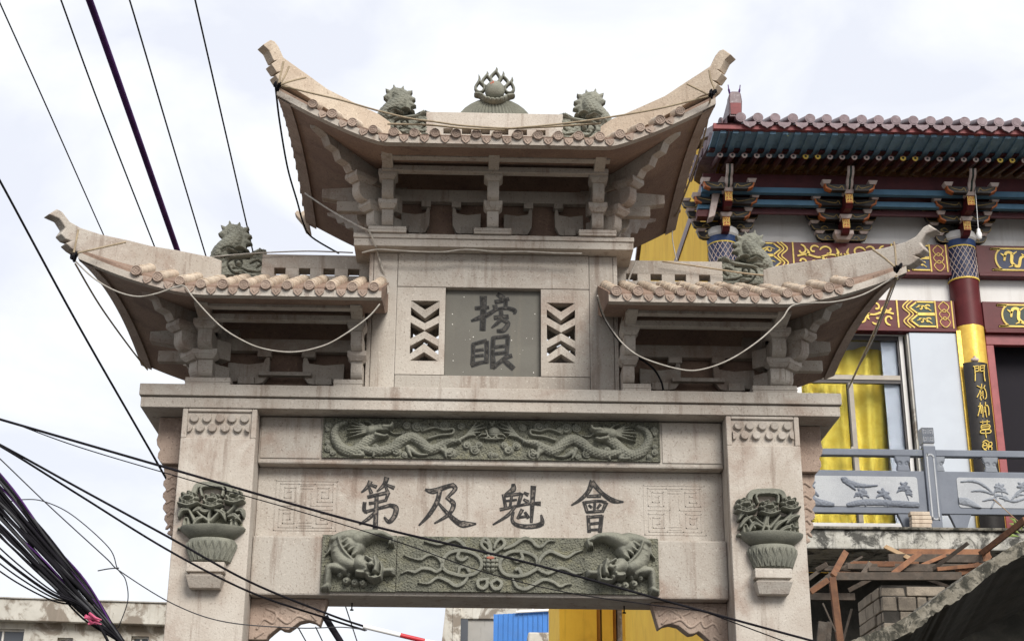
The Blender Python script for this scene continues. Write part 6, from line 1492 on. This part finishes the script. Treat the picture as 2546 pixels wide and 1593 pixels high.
# ------------------------------------------------------------------ timber staging below the balcony
zq = zoomed(1780, 1020, 2.638)
STG = tag(empty('timber_staging', (5.6, 7.2, 4.0)), 'rough timber staging of nailed boards under the stained balcony', 'scaffold')
def plank(a, b, Ya, Yb, w, t, mat, name='plank'):
    pa, pb = Vector(at(*zq(*a), Ya)), Vector(at(*zq(*b), Yb)); d = pb - pa; L = d.length; d.normalize()
    side = d.cross(Vector((0, 1, 0)))
    if side.length < 0.05: side = Vector((0, 0, 1))
    side.normalize(); up = side.cross(d).normalized(); m = MB(); vs = []
    for s, p in ((0, pa), (1, pb)):
        for u, v in ((-1, -1), (1, -1), (1, 1), (-1, 1)): vs.append(p + side * (u * w / 2) + up * (v * t / 2))
    m.add(vs, [(0, 1, 2, 3), (7, 6, 5, 4), (0, 4, 5, 1), (1, 5, 6, 2), (2, 6, 7, 3), (3, 7, 4, 0)])
    return m.build(name, M[mat], STG, bevel=0.004)
for a in [((1200, 928), (1745, 930), 7.7, 7.7, 0.085, 0.04, 'wood'), ((1130, 968), (1760, 972), 7.3, 7.3, 0.11, 0.05, 'wood_dark'), ((860, 1022), (1740, 1026), 7.0, 7.0, 0.07, 0.04, 'wood_dark'),
          ((740, 1088), (1610, 1086), 6.6, 6.6, 0.10, 0.06, 'wood_dark'), ((900, 1000), (1330, 1003), 7.1, 7.1, 0.05, 0.03, 'wood'), ((1110, 892), (1275, 972), 7.6, 7.2, 0.06, 0.03, 'wood_pale'),
          ((1655, 868), (1400, 1055), 6.6, 6.9, 0.05, 0.05, 'wood_dark'), ((1335, 935), (1155, 1075), 6.9, 6.7, 0.07, 0.05, 'wood'), ((2030, 715), (1738, 940), 5.2, 7.4, 0.075, 0.05, 'wood'),
          ((762, 1095), (815, 1520), 6.2, 6.2, 0.085, 0.07, 'wood'), ((850, 930), (765, 1085), 7.2, 6.5, 0.08, 0.05, 'wood'), ((745, 1085), (590, 1205), 6.5, 6.3, 0.06, 0.05, 'wood_dark'), ((620, 1190), (735, 1110), 6.1, 6.1, 0.07, 0.05, 'wood'),
          ((590, 1220), (910, 1222), 6.8, 6.8, 0.09, 0.06, 'wood_dark'), ((1585, 1062), (1725, 1020), 6.9, 7.0, 0.10, 0.06, 'wood'), ((702, 1385), (690, 1520), 6.0, 6.0, 0.11, 0.04, 'wood_dark'), ((745, 1385), (735, 1520), 6.02, 6.02, 0.06, 0.04, 'wood_dark'),
          ((700, 1262), (785, 1450), 6.05, 6.05, 0.02, 0.02, 'wood_dark'), ((1765, 915), (1775, 990), 7.3, 7.3, 0.11, 0.06, 'wood'), ((600, 1110), (680, 1050), 7.0, 7.1, 0.05, 0.04, 'wood_dark'), ((960, 1075), (1010, 1000), 6.8, 7.0, 0.06, 0.04, 'wood_dark'),
          ((870, 1180), (1050, 1085), 7.6, 7.5, 0.06, 0.05, 'wood_dark'), ((1000, 1040), (1420, 1044), 6.85, 6.85, 0.05, 0.03, 'wood_dark'), ((1450, 1040), (1750, 1012), 6.8, 6.9, 0.05, 0.03, 'wood'), ((890, 1300), (830, 1520), 7.2, 7.2, 0.03, 0.03, 'wood_dark')]:
    plank(*a)
rg = random.Random(77)
for i in range(16):
    x = rg.uniform(640, 1650); y = rg.uniform(985, 1110); L = rg.uniform(90, 330); sl = rg.choice((0.02, -0.03, 0.05, -0.7, 0.6, -0.9)); Lx = L / math.hypot(1, sl)
    plank((x, y), (x + Lx, y + sl * Lx * 0.6), rg.uniform(6.9, 8.1), rg.uniform(6.9, 8.1), rg.uniform(0.025, 0.07), 0.03, rg.choice(('wood', 'wood_dark', 'wood_dark')))

# ------------------------------------------------------------------ rough stone pier
PIER = tag(empty('stone_pier', (5.55, 7.6, 0)), 'rough stone block pier standing beneath the timber staging', 'pier')
MB().box(5.19, 6.02, 7.02, 8.2, 0, 5.50).build('core', M['mortar'], PIER)
rg = random.Random(8); z = 1.2; k = 0
while z < 5.45:
    h = rg.uniform(0.10, 0.21); h = min(h, 5.52 - z); x = 5.172
    n = rg.choice((2, 3, 3, 4)); cuts = sorted([x] + [x + (0.86) * (i + rg.uniform(-.3, .3)) / n for i in range(1, n)] + [x + 0.86])
    for a, b in zip(cuts, cuts[1:]):
        dy = rg.uniform(-0.015, 0.02)
        MB().frustum((a + .008, b - .008, 7.0 + dy, 7.10), (a + .008 + rg.uniform(0, .012), b - .008 - rg.uniform(0, .012), 7.0 + dy + rg.uniform(-.01, .012), 7.10), z + .006, z + h - .006).build('stone', M['block'], PIER, bevel=0.012)
    y = 7.02; n = 3; cuts = [y + 1.16 * (i + (rg.uniform(-.2, .2) if 0 < i < n else 0)) / n for i in range(n + 1)]
    for a, b in zip(cuts, cuts[1:]):
        dx = rg.uniform(-0.015, 0.015)
        MB().box(5.165 + dx, 5.24, a + .10 * (a == cuts[0]) + .008, b - .008, z + .006, z + h - .006).build('stone', M['block'], PIER, bevel=0.012)
    z += h
# ------------------------------------------------------------------ sloping concrete flight
ARC = tag(empty('concrete_flight', (5.5, 3.5, 2.5)), 'mossy sloping concrete flight with a dark underside at the right edge', 'stairs')
top = [(3.30, 3.90), (3.67, 4.10), (3.83, 4.165), (4.10, 4.27), (4.37, 4.40), (4.56, 4.52), (4.74, 4.65), (5.0, 4.82), (5.25, 4.98), (5.63, 5.19), (6.4, 5.55), (7.6, 6.0)]
rg = random.Random(3); up = []; lo = []
P = spline(top, k=7)
for i, p in enumerate(P):
    j = rg.uniform(-.012, .012); up.append((p[0], p[1] + j)); lo.append((p[0] + 0.04, p[1] - 0.135 + rg.uniform(-.014, .014) - 0.02 * math.sin(i * 0.3)))
m = MB(); n = len(up); vs = []
for (a, b) in zip(up, lo):
    f = rg.uniform(-.012, .012)
    vs += [(a[0], 3.0 + f, a[1]), (b[0], 3.0 - f, b[1]), (b[0], 3.9, b[1] + 0.01), (a[0], 3.9, a[1])]
fs = [(0, 1, 2, 3), (4 * n - 1, 4 * n - 2, 4 * n - 3, 4 * n - 4)]
for i in range(n - 1):
    for q in range(4): l = (q + 1) % 4; fs.append((4 * i + q, 4 * i + 4 + q, 4 * i + 4 + l, 4 * i + l))
m.add(vs, fs).build('flight_edge', M['concrete_moss'], ARC, 30)
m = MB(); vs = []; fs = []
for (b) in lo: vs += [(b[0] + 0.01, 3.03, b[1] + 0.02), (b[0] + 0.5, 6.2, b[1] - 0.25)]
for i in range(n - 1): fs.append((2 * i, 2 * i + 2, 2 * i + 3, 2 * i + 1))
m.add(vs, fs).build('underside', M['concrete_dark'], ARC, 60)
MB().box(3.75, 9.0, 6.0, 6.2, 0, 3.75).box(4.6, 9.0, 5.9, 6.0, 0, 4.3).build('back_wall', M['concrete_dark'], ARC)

# a weed on the balcony edge at the right
wd = tag(empty('weed', (8.75, 8.3, 6.5)), 'bright green weed with pale stem at the right end of the balcony edge', 'plant')
for i in range(7):
    a = at(2546 - RNG.uniform(0, 20), 1310 + RNG.uniform(-10, 25), 8.2); d = Vector((RNG.uniform(-.28, .1), RNG.uniform(-.1, .1), RNG.uniform(-.05, .2)))
    p = [Vector(a), Vector(a) + d * 0.5 + Vector((0, 0, .03)), Vector(a) + d]; s = Vector((0.012, 0, 0.022))
    MB().add([p[0], p[1] - s, p[2], p[1] + s, p[1] + Vector((0, -.01, 0))], [(0, 1, 4), (1, 2, 4), (2, 3, 4), (3, 0, 4)]).build('leaf', M['leaf'], wd)
MB().tube(spline([at(2560, 1320, 8.25), at(2520, 1285, 8.22), at(2470, 1240, 8.2)], k=5), 0.007, 6).build('stem', M['wood_pale'], wd)

# ------------------------------------------------------------------ buildings further off
LB = tag(empty('apartment_block', (-14, 33, 0)), 'weathered flat-roofed block with a stained parapet at the lower left', 'building')
def lbY(x): return 30.0 + 0.12 * (x + 13)
m = MB()
def slab(m, x0, x1, dy, z0, z1, dep=6.0):
    y0, y1 = lbY(x0) + dy, lbY(x1) + dy
    m.add([(x0, y0, z0), (x1, y1, z0), (x1, y1 + dep, z0), (x0, y0 + dep, z0), (x0, y0, z1), (x1, y1, z1), (x1, y1 + dep, z1), (x0, y0 + dep, z1)], [(0, 3, 2, 1), (4, 5, 6, 7), (0, 1, 5, 4), (1, 2, 6, 5), (2, 3, 7, 6), (3, 0, 4, 7)])
    return m
slab(MB(), -24, -6.5, 0, 8.84, 9.43).build('parapet', M['cement_light'], LB, bevel=0.02)
slab(MB(), -24, -6.5, -0.05, 9.431, 9.47).build('coping', M['cement'], LB, bevel=0.01)
wins = [(-13.6, -12.4, 7.2, 8.66), (-11.5, -11.08, 7.4, 8.46), (-9.52, -9.04, 7.4, 8.56)]
edges = [-24.0]
wl_ = MB()
for x0, x1, z0, z1 in wins:
    slab(wl_, edges[-1], x0, 0.35, 0, 8.838); slab(wl_, x0, x1, 0.35, z1, 8.838); slab(wl_, x0, x1, 0.35, 0, z0); edges.append(x1)
slab(wl_, edges[-1], -6.5, 0.35, 0, 8.838); wl_.build('wall', M['cement_light'], LB)
for x0, x1, z0, z1 in wins:
    slab(MB(), x0, x1, 0.55, z0, z1, 0.05).build('window', M['dark_glass'], LB)
    w_ = MB()
    for a, b in ((x0, x0 + 0.05), ((x0 + x1) / 2 - 0.025, (x0 + x1) / 2 + 0.025), (x1 - 0.05, x1)): slab(w_, a, b, 0.5, z0, z1, 0.049)
    slab(w_, x0 + 0.05, x1 - 0.05, 0.501, z1 - 0.05, z1, 0.048); w_.build('window_frame', M['white_wall'], LB)

CBd = tag(empty('concrete_house', (3, 43, 0)), 'bare cement house with peeling parapet beyond the gateway opening', 'building')
MB().box(-0.62, 8.0, 40.0, 46, 0, 10.72).build('wall', M['cement'], CBd)
MB().box(-0.62, 8.0, 39.9, 46, 10.721, 11.6).build('parapet', M['cement_light'], CBd, bevel=0.03)
MB().prism([(-0.98, 0), (-0.63, 0), (-0.63, 11.45), (-0.85, 11.3), (-0.98, 9.9)], 39.6, 45.0).build('fin_wall', M['cement_light'], CBd)
MB().box(-0.62, -0.35, 39.6, 39.89, 9.6, 11.0).build('frame', M['cement_light'], CBd)
MB().box(-0.45, -0.10, 39.93, 39.99, 9.0, 10.75).build('window', M['dark_glass'], CBd)
SH = tag(empty('metal_sheet_roof', (2, 38, 9)), 'bright blue corrugated metal sheeting beyond the gateway opening', 'roof')
for k in range(16):
    x = 0.76 + k * 0.165
    MB().prism([(x, 8.6), (x + 0.16, 8.6), (x + 0.16, 10.66 + 0.01 * k), (x, 10.655 + 0.01 * k)], 38.6, 38.63).build('sheet', M['blue_sheet'], SH)
    MB().prism([(x - 0.02, 8.6), (x + 0.02, 8.6), (x + 0.012, 10.655 + 0.01 * k), (x - 0.012, 10.655 + 0.01 * k)], 38.56, 38.6).build('rib', M['blue_sheet'], SH)
MB().tube([(1.5, 38.5, 10.72), (3.6, 38.5, 10.86)], 0.045, 8).tube([(2.05, 38.5, 10.76), (2.05, 38.5, 10.90)], 0.03, 8).build('pipe', M['plastic_white'], SH, 50)
MB().box(1.85, 3.6, 37.4, 38.4, 9.0, 9.88).build('tarpaulin', M['cement_light'], SH, bevel=0.05)
YA = tag(empty('yellow_annex', (5, 29, 0)), 'ochre yellow rear annex seen beneath the right of the lintel', 'building')
MB().box(2.17, 3.11, 26.0, 31, 0, 11).build('wall', M['yellow'], YA)
MB().box(3.111, 3.21, 26.08, 31, 0, 11).build('corner_strip', M['ochre_trim'], YA)
MB().box(3.211, 3.245, 26.3, 31, 0, 11).build('gap', M['frame_dark'], YA)
MB().box(3.246, 3.52, 26.0, 31, 0, 11).build('wall', M['yellow'], YA)
MB().box(3.521, 3.61, 26.1, 31, 0, 11).build('corner_strip', M['ochre_trim'], YA)
MB().box(3.611, 3.64, 26.3, 31, 0, 11).build('gap', M['frame_dark'], YA)
MB().box(3.641, 3.755, 26.05, 31, 0, 11).build('drain_pipe', M['cement_light'], YA)
MB().box(3.756, 8.0, 26.0, 31, 0, 11).build('wall', M['yellow'], YA)

# ------------------------------------------------------------------ overhead and crossing cables
def cable(pts, Ys, rad, mat, label, k=8, group=None, name='cable'):
    n = len(pts); P = [at(x, y, Ys[0] + (Ys[1] - Ys[0]) * i / (n - 1) if len(Ys) == 2 else Ys[i]) for i, (x, y) in enumerate(pts)]
    return tag(MB().tube(spline(P, k=k), rad, 8).build(name, M[mat], None, 60), label, 'cable', group)
cable([(-30, -60), (5, 20), (120, 275), (258, 585), (330, 740)], (3.4, 4.0, 6.2, 10, 12.0), 0.010, 'cable', 'leftmost of the thin cables slanting from the top edge behind the left roof')
cable([(130, -60), (155, 10), (250, 270), (385, 615), (440, 750)], (3.4, 4.0, 6.2, 10, 12), 0.012, 'cable', 'thin cable just left of the thick overhead cable')
cable([(195, -60), (222, 0), (330, 305), (447, 640), (490, 760)], (3.4, 4.0, 6.4, 10, 12), 0.048, 'cable_purple', 'thick dark cable with a purple edge fringe slanting down behind the left roof')
cable([(300, -60), (322, 0), (420, 330), (516, 650), (550, 760)], (3.4, 4.0, 6.6, 10, 12), 0.012, 'cable', 'thin cable just right of the thick overhead cable')
cable([(472, -60), (485, 0), (555, 305), (628, 622), (660, 760)], (3.4, 4.0, 6.6, 10, 12), 0.012, 'cable', 'rightmost overhead cable, passing behind the left dragon fish')
cable([(-60, 345), (0, 450), (190, 800), (392, 1152), (470, 1290)], (1.2, 1.5, 2.6, 4.0, 4.6), 0.012, 'cable', 'cable slanting from the left edge down behind the left column')
cable([(-80, 1020), (0, 1042), (425, 1165), (900, 1300), (1300, 1395), (1700, 1505), (2050, 1600), (2300, 1665)], (-3.2, -1.6), 0.0085, 'cable', 'long black cable crossing the whole gateway below the four characters')
cable([(30, 1050), (200, 1112), (480, 1195), (760, 1275), (1000, 1350), (1200, 1420), (1400, 1470), (1600, 1500), (1760, 1520)], (-3.0, -1.55), 0.0038, 'cable', 'thin wire hanging below the long black cable')
cable([(1740, 1515), (1850, 1556), (1960, 1597), (2100, 1650)], (-1.7, -1.55), 0.0045, 'cable', 'thin wire splitting off the long cable at the right column')
cable([(-80, 1070), (0, 1105), (200, 1215), (420, 1335), (620, 1445), (815, 1525), (905, 1556)], (-3.2, -2.0), 0.008, 'cable', 'upper of two black cables dropping toward the red and white sleeve')
cable([(-80, 1062), (40, 1132), (200, 1232), (420, 1368), (620, 1470), (810, 1535), (908, 1566)], (-3.15, -1.97), 0.0075, 'cable', 'lower of two black cables dropping toward the red and white sleeve')
cable([(-40, 1105), (0, 1140), (120, 1255), (260, 1383), (300, 1420), (430, 1500), (560, 1545), (740, 1560), (850, 1558), (912, 1566)], (-3.2, -2.0), 0.004, 'cable_grey', 'thin grey wire sagging from the left edge under the spandrel')
cable([(15, 1248), (60, 1241), (110, 1246), (180, 1280), (270, 1360), (292, 1412), (312, 1440), (318, 1490), (300, 1545), (293, 1560)], (-3.3, -2.9), 0.0034, 'cable_grey', 'loose curled wire in front of the sky beside the left column')
cable([(243, 1418), (270, 1413), (296, 1411)], (-3.0, -3.0), 0.004, 'cable_grey', 'short frayed wire end at the knot left of the column')
cable([(808, 1532), (822, 1555), (850, 1600), (870, 1640)], (-2.1, -2.1), 0.022, 'cable', 'bundle of black cable dropping from under the left spandrel')
for a, b, lb in (((742, 1560), (770, 1610), 'left'), ((785, 1558), (810, 1610), 'middle'), ((858, 1503), (890, 1600), 'right')):
    cable([a, ((a[0] + b[0]) / 2, (a[1] + b[1]) / 2), b], (6, 9), 0.008, 'cable_grey', '%s of three thin far wires in the sky under the lintel' % lb)
# red and white sleeve on the cable
SL = tag(empty('cable_sleeve', tuple(at(905, 1556, -2.0))), 'white plastic cable guard with red bands at the bottom edge', 'sleeve')
pa, pb = Vector(at(903, 1556, -2.0)), Vector(at(1180, 1622, -1.9))
WORLD[SL.name] = Matrix.Translation(tuple(at(905, 1556, -2.0)))
for t0, t1, mt in ((0, 0.33, 'plastic_white'), (0.331, 0.55, 'plastic_red'), (0.551, 0.85, 'plastic_white'), (0.851, 1.0, 'plastic_red')):
    MB().tube([pa + (pb - pa) * t0, pa + (pb - pa) * t1], 0.016, 14).build('band', M[mt], SL, 50)
# the thick bundle at the lower left
rg = random.Random(21)
for i in range(34):
    u = i / 33.0; o = (u - 0.5)
    sx0 = -60 + rg.uniform(-6, 6); y0 = 1190 + o * 175 + rg.uniform(-10, 10)
    spread = 1 + 0.5 * abs(o)
    pts = [(sx0, y0), (30 + rg.uniform(-6, 6), 1290 + o * 150 + rg.uniform(-7, 7)), (120 + rg.uniform(-5, 5), 1392 + o * 120 + rg.uniform(-6, 6)), (210 + rg.uniform(-5, 5), 1490 + o * 92 + rg.uniform(-5, 5)), (290 + rg.uniform(-6, 10) + 25 * o, 1580 + o * 40), (345 + 50 * o, 1660)]
    mt = ('cable_purple' if i in (0, 7, 22) else rg.choice(('cable', 'cable', 'cable', 'cable_grey')))
    P = [at(x, y, -3.4 + rg.uniform(-.03, .03) + 0.25 * q / 5) for q, (x, y) in enumerate(pts)]
    tag(MB().tube(spline(P, k=6), rg.choice((0.005, 0.006, 0.008, 0.011)), 7).build('bundled_cable', M[mt], None, 60), 'dark cable in the thick sagging bundle at the lower left corner', 'cable', 'cables of the lower left bundle')
for i in range(4):
    pts = [(-40, 1325 + i * 22), (40, 1398 + i * 16), (130, 1468 + i * 8), (200, 1500 + i * 3), (250, 1560), (290, 1640)]
    P = [at(x, y, -3.35 + 0.03 * i) for x, y in pts]
    tag(MB().tube(spline(P, k=6), 0.005 if i != 1 else 0.009, 7).build('slack_cable', M['cable'], None, 60), 'slack cable sagging just below the thick bundle at the lower left', 'cable', 'slack cables under the bundle')
m = Vector(at(222, 1537, -3.55))
tp = MB()
for i in range(5):
    a = m + Vector((rg.uniform(-.03, .03), rg.uniform(-.02, .02), rg.uniform(-.03, .03))); tp.tube([a, a + Vector((0.04, -.01, -0.04 + 0.012 * i)), a + Vector((0.075, 0, -0.05 + 0.012 * i))], [0.009, 0.008, 0.004], 6)
tag(tp.build('pink_tape', M['plastic_pink'], None, 60), 'scrap of pink tape tied on the lower left cable bundle', 'tape')
